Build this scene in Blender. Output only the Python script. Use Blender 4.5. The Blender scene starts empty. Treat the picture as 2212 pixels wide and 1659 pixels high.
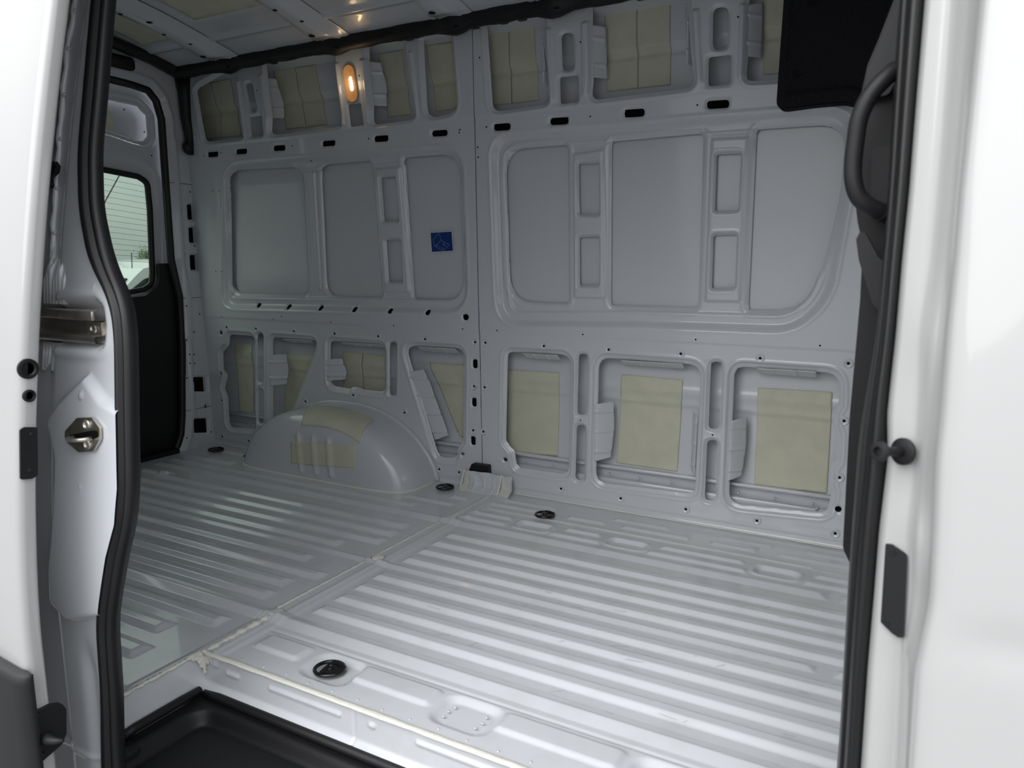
import bpy, bmesh, math, random
import numpy as np
from mathutils import Vector, Matrix
R = math.radians
random.seed(4)
sc = bpy.context.scene
COL = sc.collection

# ---------------------------------------------------------------- camera
cam = bpy.data.cameras.new('camera'); camo = bpy.data.objects.new('camera', cam); COL.objects.link(camo)
cam.sensor_width = 36.0; cam.lens = 26.235; cam.clip_start = 0.05; cam.clip_end = 300
camo.location = (0, 0, 1.0); camo.rotation_euler = (R(80.6), 0, R(28.9))
cam.dof.use_dof = True; cam.dof.focus_distance = 2.9; cam.dof.aperture_fstop = 7.5
sc.camera = camo
# ---------------------------------------------------------------- overcast sky
wd = bpy.data.worlds.new('sky'); sc.world = wd; wd.use_nodes = True
wn, wl = wd.node_tree.nodes, wd.node_tree.links
wn.clear()
wo = wn.new('ShaderNodeOutputWorld'); bg = wn.new('ShaderNodeBackground'); wl.new(bg.outputs[0], wo.inputs[0])
tc = wn.new('ShaderNodeTexCoord'); mp = wn.new('ShaderNodeMapping'); mp.inputs['Scale'].default_value = (1.2, 1.2, 4.0)
nz = wn.new('ShaderNodeTexNoise'); nz.inputs['Scale'].default_value = 1.6; nz.inputs['Detail'].default_value = 5
cr = wn.new('ShaderNodeValToRGB')
cr.color_ramp.elements[0].position = .35; cr.color_ramp.elements[0].color = (.78, .82, .86, 1)
cr.color_ramp.elements[1].position = .66; cr.color_ramp.elements[1].color = (1.0, 1.0, 1.0, 1)
wl.new(tc.outputs['Generated'], mp.inputs[0]); wl.new(mp.outputs[0], nz.inputs[0]); wl.new(nz.outputs[0], cr.inputs[0]); wl.new(cr.outputs[0], bg.inputs[0])
sx = wn.new('ShaderNodeSeparateXYZ'); wl.new(tc.outputs['Generated'], sx.inputs[0])     # overcast sky: brighter towards the zenith
ma = wn.new('ShaderNodeMath'); ma.operation = 'MULTIPLY_ADD'; ma.use_clamp = False; ma.inputs[1].default_value = 2.6; ma.inputs[2].default_value = .64
mx = wn.new('ShaderNodeMath'); mx.operation = 'MAXIMUM'; mx.inputs[1].default_value = 0.0
wl.new(sx.outputs[2], mx.inputs[0]); wl.new(mx.outputs[0], ma.inputs[0]); wl.new(ma.outputs[0], bg.inputs[1])
sun = bpy.data.lights.new('veiled_sun', 'SUN'); sun.energy = 1.6; sun.angle = R(60); sun.color = (1, .985, .97)     # sun behind thin cloud, over the camera's left shoulder
suno = bpy.data.objects.new('veiled_sun', sun); COL.objects.link(suno)
suno.rotation_euler = Vector((-.22, -1.0, .88)).to_track_quat('Z', 'Y').to_euler(); suno.location = (-2, -6, 8)
sc.view_settings.view_transform = 'Standard'; sc.view_settings.look = 'None'
sc.view_settings.exposure = 0.11; sc.view_settings.gamma = 1.0; sc.view_settings.use_curve_mapping = False

# ---------------------------------------------------------------- materials
def mat(name, col, rough=.4, metal=0., spec=.5, coat=0., noise=None, bump=None, emit=None, trans=0.):
    m = bpy.data.materials.new(name); m.use_nodes = True
    nt = m.node_tree; b = nt.nodes['Principled BSDF']
    b.inputs['Base Color'].default_value = (*col, 1); b.inputs['Roughness'].default_value = rough
    b.inputs['Metallic'].default_value = metal; b.inputs['Specular IOR Level'].default_value = spec
    b.inputs['Coat Weight'].default_value = coat; b.inputs['Coat Roughness'].default_value = .06
    b.inputs['Transmission Weight'].default_value = trans
    if emit:
        b.inputs['Emission Color'].default_value = (*emit[0], 1); b.inputs['Emission Strength'].default_value = emit[1]
    t = nt.nodes.new('ShaderNodeTexCoord')
    if noise:      # (scale, second colour, low, high, detail)
        n = nt.nodes.new('ShaderNodeTexNoise'); n.inputs['Scale'].default_value = noise[0]; n.inputs['Detail'].default_value = noise[4]
        r = nt.nodes.new('ShaderNodeValToRGB'); r.color_ramp.elements[0].position = noise[2]; r.color_ramp.elements[1].position = noise[3]
        r.color_ramp.elements[0].color = (*col, 1); r.color_ramp.elements[1].color = (*noise[1], 1)
        nt.links.new(t.outputs['Object'], n.inputs[0]); nt.links.new(n.outputs[0], r.inputs[0]); nt.links.new(r.outputs[0], b.inputs['Base Color'])
    if bump:       # (scale, strength, distance)
        n = nt.nodes.new('ShaderNodeTexNoise'); n.inputs['Scale'].default_value = bump[0]; n.inputs['Detail'].default_value = 6
        bb = nt.nodes.new('ShaderNodeBump'); bb.inputs['Strength'].default_value = bump[1]; bb.inputs['Distance'].default_value = bump[2]
        nt.links.new(t.outputs['Object'], n.inputs[0]); nt.links.new(n.outputs[0], bb.inputs['Height']); nt.links.new(bb.outputs[0], b.inputs['Normal'])
    return m
PAINT = mat('white_paint', (.62, .64, .672), .24, spec=.5, coat=.6)
FLOORP = mat('floor_paint', (.66, .676, .708), .24, spec=.5, coat=.55, noise=(9, (.61, .625, .645), .5, .75, 6))  # same paint as the walls, lightened for the floor's extra light
BODY = mat('body_paint', (.445, .445, .442), .3, spec=.5, coat=.9)
SMEAR = mat('thin_sealant_film', (.64, .64, .60), .42, bump=(60, .5, .004))
PRIMER = mat('shaded_primer', (.50, .52, .56), .45)
PAD = mat('damping_pad', (.64, .635, .50), .6, spec=.35, noise=(14, (.57, .565, .45), .35, .8, 8), bump=(220, .25, .002))
SEALANT = mat('seam_sealant', (.78, .77, .70), .42, bump=(60, .5, .004))
RUBBER = mat('black_rubber', (.009, .009, .010), .42, spec=.45, bump=(900, .15, .0005))
PLASTIC = mat('black_plastic', (.008, .008, .009), .5, spec=.4, bump=(1200, .2, .0004))
DARK = mat('cavity_shade', (.004, .004, .005), .8, spec=.1)  # near black standing in for the shade inside holes and gaps
FELT = mat('black_felt', (.016, .016, .018), .95, spec=.1, noise=(420, (.055, .055, .058), .55, .75, 2), bump=(700, .6, .002))
GREYPL = mat('grey_plastic', (.014, .014, .016), .5, spec=.4, bump=(1500, .15, .0004))
GLOSS = mat('gloss_black', (.008, .008, .009), .22, spec=.6)
STEEL = mat('bare_steel', (.62, .58, .52), .42, metal=1, noise=(22, (.80, .76, .70), .4, .7, 5))
ZINC = mat('zinc_steel', (.50, .45, .34), .36, metal=1, noise=(30, (.62, .62, .60), .4, .65, 4))
BLUE = mat('blue_print', (.006, .035, .20), .4)
INK = mat('white_ink', (.22, .32, .55), .5)
WHITEE = mat('white_paper', (.70, .70, .70), .5)
GROUNDM = mat('asphalt', (.16, .16, .165), .9, noise=(3, (.22, .22, .22), .3, .7, 8))
LEAF = mat('leaves', (.05, .09, .02), .6, noise=(2, (.08, .13, .04), .3, .7, 4))
BARK = mat('bark', (.08, .05, .03), .8)
VANGL = mat('van_glass', (.012, .016, .018), .25, spec=.15)
AMBER = mat('lamp_lens', (.30, .16, .06), .2, emit=((1.0, .45, .13), .26))
HOT = mat('lamp_bulb', (1, .8, .5), .3, emit=((1.0, .74, .40), 11))
LIME = mat('lamp_frame', (.55, .36, .25), .3)
WIRE = mat('heating_wire', (.05, .035, .03), .5)
GLASS = bpy.data.materials.new('tinted_glass'); GLASS.use_nodes = True
_n = GLASS.node_tree; _n.nodes.clear()
_o = _n.nodes.new('ShaderNodeOutputMaterial'); _m = _n.nodes.new('ShaderNodeMixShader'); _t = _n.nodes.new('ShaderNodeBsdfTransparent'); _g = _n.nodes.new('ShaderNodeBsdfGlossy')
_t.inputs[0].default_value = (.70, .78, .72, 1); _g.inputs[0].default_value = (.9, .9, .9, 1); _g.inputs[1].default_value = .02; _m.inputs[0].default_value = .05
_n.links.new(_t.outputs[0], _m.inputs[1]); _n.links.new(_g.outputs[0], _m.inputs[2]); _n.links.new(_m.outputs[0], _o.inputs[0])

# ---------------------------------------------------------------- helpers
def tag(o, label=None, cat=None, group=None, kind=None):
    for k, v in (('label', label), ('category', cat), ('group', group), ('kind', kind)):
        if v: o[k] = v
    return o
def empty(name, loc=(0, 0, 0), **k):
    o = bpy.data.objects.new(name, None); COL.objects.link(o); o.location = loc; o.empty_display_size = .05
    return tag(o, **k)
def link(name, me, m, parent=None, smooth=True):
    me.materials.append(m); o = bpy.data.objects.new(name, me); COL.objects.link(o)
    if smooth: me.polygons.foreach_set('use_smooth', np.ones(len(me.polygons), dtype=bool))
    if parent:
        o.parent = parent; o.matrix_parent_inverse = Matrix.Translation(-Vector(parent.location))
    return o
def npmesh(name, V, F):
    me = bpy.data.meshes.new(name); V = np.asarray(V, dtype=np.float32); F = np.asarray(F, dtype=np.int32)
    me.vertices.add(len(V)); me.vertices.foreach_set('co', V.ravel())
    me.loops.add(F.size); me.loops.foreach_set('vertex_index', F.ravel())
    me.polygons.add(len(F)); me.polygons.foreach_set('loop_start', np.arange(0, F.size, F.shape[1], dtype=np.int32))
    me.update(calc_edges=True); me.validate(); return me
class MB:
    def __init__(s): s.b = bmesh.new()
    def box(s, c, d, bev=0, rot=None, seg=2):
        r = bmesh.ops.create_cube(s.b, size=1); vs = r['verts']
        bmesh.ops.scale(s.b, vec=d, verts=vs)
        if bev > 0:
            es = list({e for v in vs for e in v.link_edges})
            q = bmesh.ops.bevel(s.b, geom=es, offset=bev, segments=seg, affect='EDGES', profile=.5); vs = list({v for f in q['faces'] for v in f.verts} | {v for v in vs if v.is_valid})
        M = Matrix.Translation(c) @ (rot.to_4x4() if rot else Matrix())
        bmesh.ops.transform(s.b, matrix=M, verts=vs); return s
    def tube(s, pts, rad, n=12, cap=True, flat=None):
        P = [Vector(p) for p in pts]; rr = rad if isinstance(rad, (list, tuple)) else [rad] * len(P); rings = []
        up = None
        for i, p in enumerate(P):
            t = (P[min(i + 1, len(P) - 1)] - P[max(i - 1, 0)]).normalized()
            if up is None: up = Vector((0, 0, 1)) if abs(t.z) < .9 else Vector((1, 0, 0))
            a = t.cross(up).normalized(); up = a.cross(t).normalized()
            fx, fy = flat or (1, 1)
            rings.append([s.b.verts.new(p + (a * math.cos(2 * math.pi * k / n) * fx + up * math.sin(2 * math.pi * k / n) * fy) * rr[i]) for k in range(n)])
        for A, B in zip(rings, rings[1:]):
            for k in range(n): s.b.faces.new((A[k], A[(k + 1) % n], B[(k + 1) % n], B[k]))
        if cap: s.b.faces.new(rings[0][::-1]); s.b.faces.new(rings[-1])
        return s
    def lathe(s, prof, loc, axis, n=24):
        M = Vector((0, 0, 1)).rotation_difference(Vector(axis)).to_matrix(); L = Vector(loc); rings = []
        for r, z in prof: rings.append([s.b.verts.new(L + M @ Vector((r * math.cos(2 * math.pi * k / n), r * math.sin(2 * math.pi * k / n), z))) for k in range(n)])
        for A, B in zip(rings, rings[1:]):
            for k in range(n): s.b.faces.new((A[k], A[(k + 1) % n], B[(k + 1) % n], B[k]))
        for Rg, fl in ((rings[0], 1), (rings[-1], 0)):
            s.b.faces.new(Rg[::-1] if fl else Rg)
        return s
    def torus(s, loc, Rr, r, axis=(0, 0, 1), a0=0, a1=360, n=36, m=10, sx=1, sy=1):
        M = Vector((0, 0, 1)).rotation_difference(Vector(axis)).to_matrix(); L = Vector(loc)
        pts = [L + M @ Vector((Rr * sx * math.cos(R(a0 + (a1 - a0) * i / n)), Rr * sy * math.sin(R(a0 + (a1 - a0) * i / n)), 0)) for i in range(n + (0 if a1 - a0 == 360 else 1))]
        if a1 - a0 == 360: pts.append(pts[0]); 
        return s.tube(pts, r, m)
    def prism(s, poly, fn, t):      # poly in (u,v); fn(u,v,h)->xyz; thickness t
        A = [s.b.verts.new(fn(u, v, 0)) for u, v in poly]; B = [s.b.verts.new(fn(u, v, t)) for u, v in poly]; n = len(poly)
        s.b.faces.new(A); s.b.faces.new(B[::-1])
        for k in range(n): s.b.faces.new((A[k], B[k], B[(k + 1) % n], A[(k + 1) % n]))
        return s
    def build(s, name, m, parent=None, smooth=False, angle=None):
        bmesh.ops.recalc_face_normals(s.b, faces=s.b.faces)
        me = bpy.data.meshes.new(name); s.b.to_mesh(me); s.b.free()
        o = link(name, me, m, parent, smooth)
        if angle: me.set_sharp_from_angle(angle=R(angle))
        return o

def rpoly(pts, seg=7):
    n = len(pts); out = []
    for i in range(n):
        p = np.array(pts[i][:2]); r = pts[i][2] if len(pts[i]) > 2 else 0
        a = np.array(pts[i - 1][:2]); b = np.array(pts[(i + 1) % n][:2])
        if r <= 0: out.append(p); continue
        ua = (a - p) / (np.linalg.norm(a - p) + 1e-9); ub = (b - p) / (np.linalg.norm(b - p) + 1e-9)
        cosv = np.clip(ua @ ub, -1, 1); th = math.acos(cosv)
        if th > 3.05: out.append(p); continue
        d = min(r / math.tan(th / 2), .48 * np.linalg.norm(a - p), .48 * np.linalg.norm(b - p))
        p0 = p + ua * d; p1 = p + ub * d
        for k in range(seg + 1):
            t = k / seg
            q = (1 - t) ** 2 * p0 + 2 * t * (1 - t) * p + t * t * p1     # quadratic blend pulled to a rounder arc
            out.append(q)
    return np.array(out)
def sdf(U, V, P):
    P = np.asarray(P, dtype=np.float64); d2 = np.full(U.shape, 1e9); ins = np.zeros(U.shape, bool)
    n = len(P)
    for i in range(n):
        ax, ay = P[i]; bx, by = P[(i + 1) % n]
        ex, ey = bx - ax, by - ay; L = ex * ex + ey * ey + 1e-14
        wx, wy = U - ax, V - ay; t = np.clip((wx * ex + wy * ey) / L, 0, 1)
        d2 = np.minimum(d2, (wx - ex * t) ** 2 + (wy - ey * t) ** 2)
        if ay != by:
            c = (ay > V) != (by > V); ins ^= c & (U < (bx - ax) * (V - ay) / (by - ay) + ax)
    d = np.sqrt(d2); return np.where(ins, -d, d)
def sst(x): x = np.clip(x, 0, 1); return x * x * (3 - 2 * x)
def sheet(name, us, vs, feats, holes, fn, m, parent=None, outline=None, post=None, far=.09, curl=.006):
    """stamped metal sheet: relief and openings computed on a grid (us, vs), fn(U,V,H)->X,Y,Z"""
    U, V = np.meshgrid(us, vs, indexing='ij'); H = np.zeros(U.shape); D = np.full(U.shape, 1.0)
    def local(P, pad, f):
        i0, i1 = np.searchsorted(us, (P[:, 0].min() - pad, P[:, 0].max() + pad)); j0, j1 = np.searchsorted(vs, (P[:, 1].min() - pad, P[:, 1].max() + pad))
        if i1 <= i0 or j1 <= j0: return
        s = (slice(i0, i1), slice(j0, j1)); f(s, sdf(U[s], V[s], P))
    for ft in feats:
        P = rpoly(ft['p']); k = ft.get('k', 'in'); h = ft['h']; w = ft.get('w', .01); o = ft.get('o', 0)
        if k == 'in':      # plateau of height h inside, side slope of width w
            def f(s, d): H[s] += h * (np.clip((o - d) / w, 0, 1) if ft.get('lin') else sst((o - d) / w))
            local(P, max(o, 0) + w, f)
        else:              # ridge following the edge at distance o
            def f(s, d): H[s] += h * np.exp(-((d - o) / w) ** 2)
            local(P, abs(o) + 3 * w, f)
    for hp in holes:
        P = rpoly(hp)
        def f(s, d): D[s] = np.minimum(D[s], d)
        local(P, far, f)
    if curl: H -= curl * (1 - sst((D) / (curl * 1.4))) * (D < curl * 1.4)
    if post is not None: H = H + post(U, V)
    if outline is not None:
        d = -sdf(U, V, rpoly(outline)); D = np.minimum(D, d)
    h = max(us[1] - us[0], vs[1] - vs[0])
    gu = np.gradient(D, us, axis=0); gv = np.gradient(D, vs, axis=1); g = np.hypot(gu, gv) + 1e-9
    near = (np.abs(D) < .62 * h) & (g > .4)
    U2 = np.where(near, U - D * gu / g, U); V2 = np.where(near, V - D * gv / g, V); Dn = np.where(near, 0, D)
    X, Y, Z = fn(U2, V2, H)
    idx = np.arange(U.size).reshape(U.shape)
    q = np.stack([idx[:-1, :-1], idx[1:, :-1], idx[1:, 1:], idx[:-1, 1:]], -1).reshape(-1, 4)
    mn = np.stack([Dn[:-1, :-1], Dn[1:, :-1], Dn[1:, 1:], Dn[:-1, 1:]], -1).reshape(-1, 4)
    keep = (mn.min(1) >= -1e-9) & (mn.max(1) > 1e-9)
    q = q[keep]; used = np.unique(q); remap = np.zeros(U.size, np.int64); remap[used] = np.arange(len(used))
    P3 = np.stack([X.ravel(), Y.ravel(), Z.ravel()], -1)[used]
    return link(name, npmesh(name, P3, remap[q]), m, parent)
def grid(a, b, st): return np.linspace(a, b, int(round((b - a) / st)) + 1)
def circ(x, y, r, n=14): return [(x + r * math.cos(2 * math.pi * k / n), y + r * math.sin(2 * math.pi * k / n)) for k in range(n)]
def loft(name, rows, m, parent=None, smooth=True):      # rows: list of equally long point lists
    V = [p for r in rows for p in r]; n = len(rows[0]); F = [(i * n + k, i * n + k + 1, (i + 1) * n + k + 1, (i + 1) * n + k) for i in range(len(rows) - 1) for k in range(n - 1)]
    return link(name, npmesh(name, V, F), m, parent, smooth)
def lean(z): return .13 * np.maximum(z - .3, 0) ** 1.6
def wy(z, off=0): return 2.735 + off - .026 * z       # plane of the far wall

D = {
 'low': [[[-3.2205, 0.6139, 0.03], [-3.0363, 0.613, 0.03], [-3.0855, 0.109, 0.03], [-3.2861, 0.0987, 0.04], [-3.2776, 0.2689, 0.03], [-3.298, 0.318, 0.02], [-3.2631, 0.3881, 0.02], [-3.2952, 0.4193, 0.02], [-3.2857, 0.5158, 0.02], [-3.2362, 0.5516, 0.03]], [[-2.9073, 0.6146, 0.03], [-2.6063, 0.6113, 0.03], [-2.6227, 0.5588, 0.02], [-2.8394, 0.1788, 0.02], [-2.9073, 0.0976, 0.01], [-2.9555, 0.1045, 0.03]], [[-2.5187, 0.6151, 0.03], [-2.1833, 0.6146, 0.035], [-2.196, 0.389, 0.03], [-2.3281, 0.3896, 0.01], [-2.3439, 0.3935, 0.012], [-2.37, 0.3996, 0.015], [-2.3971, 0.3944, 0.012], [-2.4141, 0.3854, 0.01], [-2.5339, 0.3922, 0.04]], [[-2.0668, 0.6174, 0.045], [-1.7495, 0.62, 0.04], [-1.766, 0.2011, 0.02], [-1.7965, 0.1654, 0.02], [-1.8038, 0.118, 0.03], [-1.9004, 0.1068, 0.05]], [[-1.5304, 0.6193, 0.03], [-1.2367, 0.6237, 0.05], [-1.2494, 0.1188, 0.035], [-1.4919, 0.1162, 0.03], [-1.5039, 0.1878, 0.02], [-1.546, 0.2271, 0.03]], [[-1.1162, 0.6213, 0.05], [-0.7103, 0.6181, 0.05], [-0.7168, 0.1165, 0.035], [-1.1254, 0.1046, 0.05]], [[-0.5883, 0.6223, 0.04], [-0.2375, 0.6206, 0.05], [-0.2336, 0.5115, 0.02], [-0.247, 0.4891, 0.015], [-0.2446, 0.431, 0.015], [-0.2323, 0.4071, 0.02], [-0.2312, 0.3133, 0.02], [-0.2481, 0.2928, 0.015], [-0.245, 0.2229, 0.015], [-0.2364, 0.2023, 0.015], [-0.2466, 0.119, 0.04], [-0.5886, 0.0998, 0.05]]],
 'slots': [[[-3.0078, 0.6295, 0.02], [-2.9669, 0.6299, 0.02], [-2.9938, 0.3734, 0.02], [-3.0334, 0.3702, 0.02]], [[-3.0332, 0.3293, 0.02], [-2.9947, 0.3326, 0.02], [-3.0137, 0.1504, 0.02], [-3.0515, 0.148, 0.02]], [[-2.1521, 0.6291, 0.022], [-2.1141, 0.6311, 0.022], [-2.13, 0.3765, 0.022], [-2.166, 0.3755, 0.022]], [[-1.2021, 0.6319, 0.025], [-1.1638, 0.6335, 0.025], [-1.1679, 0.3814, 0.025], [-1.2077, 0.3798, 0.025]], [[-1.2101, 0.3378, 0.024], [-1.171, 0.3405, 0.024], [-1.1746, 0.1037, 0.024], [-1.2152, 0.101, 0.024]], [[-0.6735, 0.6338, 0.028], [-0.6326, 0.6365, 0.028], [-0.6323, 0.3825, 0.028], [-0.6739, 0.3793, 0.028]], [[-0.6766, 0.337, 0.027], [-0.6362, 0.3404, 0.027], [-0.637, 0.103, 0.027], [-0.6781, 0.0994, 0.027]]],
 'up': [[[-3.3035, 1.842, 0.01], [-3.2797, 1.8582, 0.01], [-3.0131, 1.9264, 0], [-3.0109, 1.8599, 0], [-3.0027, 1.7389, 0], [-2.9857, 1.5955, 0.03], [-3.2682, 1.5943, 0.04]], [[-2.8073, 1.9344, 0], [-2.3923, 1.9144, 0], [-2.3803, 1.7915, 0], [-2.3632, 1.6544, 0], [-2.3639, 1.5974, 0.03], [-2.8088, 1.5915, 0.03], [-2.7926, 1.6668, 0.02], [-2.8064, 1.8507, 0]], [[-2.1896, 1.9124, 0], [-2.0053, 1.9058, 0], [-1.9889, 1.7778, 0], [-1.956, 1.5914, 0.03], [-2.1869, 1.5865, 0.03], [-2.18, 1.662, 0.02], [-2.1928, 1.86, 0]], [[-1.9053, 1.8983, 0], [-1.7683, 1.9022, 0], [-1.7569, 1.7349, 0], [-1.7449, 1.6016, 0.05], [-1.8962, 1.5875, 0.05]], [[-1.5994, 1.9309, 0], [-1.3493, 1.9233, 0], [-1.34, 1.7514, 0], [-1.3253, 1.5939, 0.03], [-1.5781, 1.5867, 0.04]], [[-1.1499, 1.9211, 0], [-0.8015, 1.9191, 0], [-0.7826, 1.717, 0], [-0.7631, 1.5954, 0.03], [-1.1522, 1.5895, 0.03], [-1.1446, 1.658, 0.02], [-1.1493, 1.846, 0]], [[-0.5912, 1.8975, 0], [-0.4075, 1.8852, 0], [-0.3902, 1.5852, 0.03], [-0.5908, 1.5958, 0.03], [-0.5871, 1.6609, 0.02]]],
 'us': [[[-2.9511, 1.8416, 0.02], [-2.908, 1.8389, 0.02], [-2.8871, 1.7069, 0.02], [-2.9287, 1.704, 0.02]], [[-2.9406, 1.6863, 0.008], [-2.8601, 1.6853, 0.008], [-2.8592, 1.5914, 0.008], [-2.936, 1.5918, 0.008]], [[-2.3205, 1.685, 0.008], [-2.2501, 1.6838, 0.008], [-2.2414, 1.5904, 0.008], [-2.3121, 1.5888, 0.008]], [[-1.275, 1.839, 0.028], [-1.2257, 1.8358, 0.028], [-1.2212, 1.6997, 0.028], [-1.2692, 1.7023, 0.028]], [[-1.281, 1.685, 0.01], [-1.2048, 1.6836, 0.01], [-1.2027, 1.5873, 0.01], [-1.2777, 1.5879, 0.01]], [[-0.7084, 1.8439, 0.03], [-0.6553, 1.8384, 0.03], [-0.6538, 1.7027, 0.03], [-0.7054, 1.7073, 0.03]], [[-0.7183, 1.687, 0.012], [-0.6418, 1.6866, 0.012], [-0.6399, 1.5921, 0.012], [-0.7156, 1.5924, 0.012]]],
 'hslots': [[[-3.2586, 1.5436, 0.017], [-3.1836, 1.5425, 0.017], [-3.1866, 1.5181, 0.017], [-3.2618, 1.5189, 0.017]], [[-3.0528, 1.5437, 0.017], [-2.9786, 1.5424, 0.017], [-2.9812, 1.5187, 0.017], [-3.0556, 1.5197, 0.017]], [[-2.7974, 1.5428, 0.017], [-2.7214, 1.5413, 0.017], [-2.7237, 1.5171, 0.017], [-2.7998, 1.5183, 0.017]], [[-2.486, 1.5419, 0.017], [-2.411, 1.5402, 0.017], [-2.4127, 1.5163, 0.017], [-2.4879, 1.5177, 0.017]], [[-2.1832, 1.5408, 0.017], [-2.108, 1.5392, 0.017], [-2.1094, 1.5134, 0.017], [-2.1848, 1.5147, 0.017]], [[-1.8752, 1.539, 0.017], [-1.8, 1.5369, 0.017], [-1.8008, 1.5127, 0.017], [-1.8762, 1.5145, 0.017]], [[-1.5744, 1.5406, 0.017], [-1.4998, 1.5386, 0.017], [-1.5002, 1.512, 0.017], [-1.5749, 1.5137, 0.017]], [[-1.3229, 1.5417, 0.017], [-1.2466, 1.5392, 0.017], [-1.2465, 1.513, 0.017], [-1.323, 1.5151, 0.017]], [[-1.0211, 1.5446, 0.017], [-0.9446, 1.542, 0.017], [-0.944, 1.5143, 0.017], [-1.0206, 1.5166, 0.017]], [[-0.7195, 1.5459, 0.017], [-0.6433, 1.5428, 0.017], [-0.6422, 1.516, 0.017], [-0.7185, 1.5187, 0.017]]],
 'wout': [[[-3.1464, 1.4834, 0.14], [-1.7191, 1.4714, 0.12], [-1.7099, 0.7702, 0.13], [-3.2595, 0.7464, 0.09]], [[-1.5958, 1.502, 0.1], [-0.2382, 1.4873, 0.14], [-0.2343, 1.2532, 1.2], [-0.2748, 0.8684, 0.25], [-0.3875, 0.7491, 0.25], [-0.9434, 0.7458, 1], [-1.5797, 0.7229, 0.13]]],
 'win': [[[-3.133, 1.4491, 0.08], [-2.6502, 1.4403, 0.07], [-2.6558, 0.8319, 0.05], [-3.1937, 0.8297, 0.07]], [[-2.5311, 1.4406, 0.06], [-2.2285, 1.4422, 0.02], [-2.204, 0.8292, 0.02], [-2.5415, 0.83, 0.07]], [[-2.0446, 1.4425, 0.02], [-1.7586, 1.4431, 0.1], [-1.7554, 0.8306, 0.09], [-2.0208, 0.8281, 0.02]], [[-1.5356, 1.4418, 0.09], [-1.2628, 1.4419, 0.02], [-1.2576, 0.8285, 0.02], [-1.5214, 0.8288, 0.11]], [[-1.0815, 1.4398, 0.02], [-0.7363, 1.4426, 0.02], [-0.734, 0.8267, 0.02], [-1.077, 0.8264, 0.02]], [[-0.5533, 1.4408, 0.02], [-0.271, 1.4375, 0.09], [-0.2738, 1.2195, 0.8], [-0.3095, 0.9977, 0.35], [-0.3703, 0.8302, 0.33], [-0.5537, 0.8243, 0.02]]],
 'wsm': [[[-2.1754, 1.3659, 0.006], [-2.0945, 1.3636, 0.006], [-2.0842, 1.1743, 0.006], [-2.1672, 1.175, 0.006]], [[-2.1605, 1.0889, 0.006], [-2.078, 1.0897, 0.006], [-2.0762, 0.9041, 0.006], [-2.1563, 0.9044, 0.006]], [[-1.2125, 1.3677, 0.008], [-1.1302, 1.365, 0.008], [-1.1267, 1.1727, 0.008], [-1.2091, 1.1766, 0.008]], [[-1.2087, 1.0905, 0.008], [-1.1267, 1.0909, 0.008], [-1.1257, 0.9035, 0.008], [-1.2061, 0.9014, 0.008]], [[-0.6855, 1.3677, 0.01], [-0.6017, 1.3649, 0.01], [-0.6023, 1.173, 0.01], [-0.6838, 1.1727, 0.01]], [[-0.6856, 1.0885, 0.01], [-0.6036, 1.09, 0.01], [-0.6034, 0.9025, 0.01], [-0.685, 0.8989, 0.01]]],
 'pil': [[[-1.2386, 1.4092, 0.01], [-1.1022, 1.4183, 0.01], [-1.0908, 0.8492, 0.01], [-1.2337, 0.8472, 0.01]], [[-0.7091, 1.4269, 0.01], [-0.5725, 1.4232, 0.01], [-0.575, 0.8478, 0.01], [-0.7113, 0.847, 0.01]], [[-2.2058, 1.4091, 0.01], [-2.0607, 1.41, 0.01], [-2.0293, 0.8523, 0.01], [-2.1797, 0.8513, 0.01]], [[-2.5855, 1.4144, 0.006], [-2.5598, 1.4163, 0.006], [-2.5626, 0.8558, 0.006], [-2.585, 0.8591, 0.006]]],
 'wall_round': [[-1.7289, 0.759, 0.014], [-3.2788, 0.6193, 0.01], [-1.7653, 0.1437, 0.008], [-1.5455, 0.1462, 0.0085], [-0.2108, 0.1431, 0.011], [-2.9956, 0.7728, 0.012], [-2.7811, 0.7713, 0.012], [-2.5657, 0.7717, 0.012], [-2.3517, 0.7718, 0.012], [-2.1397, 0.7714, 0.012], [-1.9288, 0.7721, 0.012]],
 'wall_obl': [[-1.6892, 0.5579], [-1.6975, 0.3874], [-1.7077, 0.2123]],
 'screw': [[-1.684, 0.6535], [-1.6321, 0.6538], [-1.3532, 0.6547], [-1.0707, 0.6562], [-0.7841, 0.6571], [-0.4981, 0.6582], [-0.2114, 0.659], [-0.212, 0.4604], [-0.2134, 0.259], [-1.6938, 0.4591], [-1.6403, 0.4593], [-1.7038, 0.2605], [-1.6515, 0.2604], [-1.5376, 0.0579], [-1.2762, 0.0567], [-1.0117, 0.0567], [-0.7462, 0.055], [-0.4808, 0.0549], [-0.2144, 0.0543], [-3.2253, 0.6519], [-3.0076, 0.6517], [-2.7426, 0.6519], [-2.4769, 0.6522], [-2.2116, 0.6532], [-1.946, 0.6531], [-3.2976, 0.3998], [-3.3126, 0.2487], [-2.696, 0.2988], [-2.3804, 0.3596], [-2.077, 0.3035], [-3.3342, 0.043], [-3.1275, 0.0432], [-1.8921, 0.0561], [-1.7834, 0.0568]],
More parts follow.
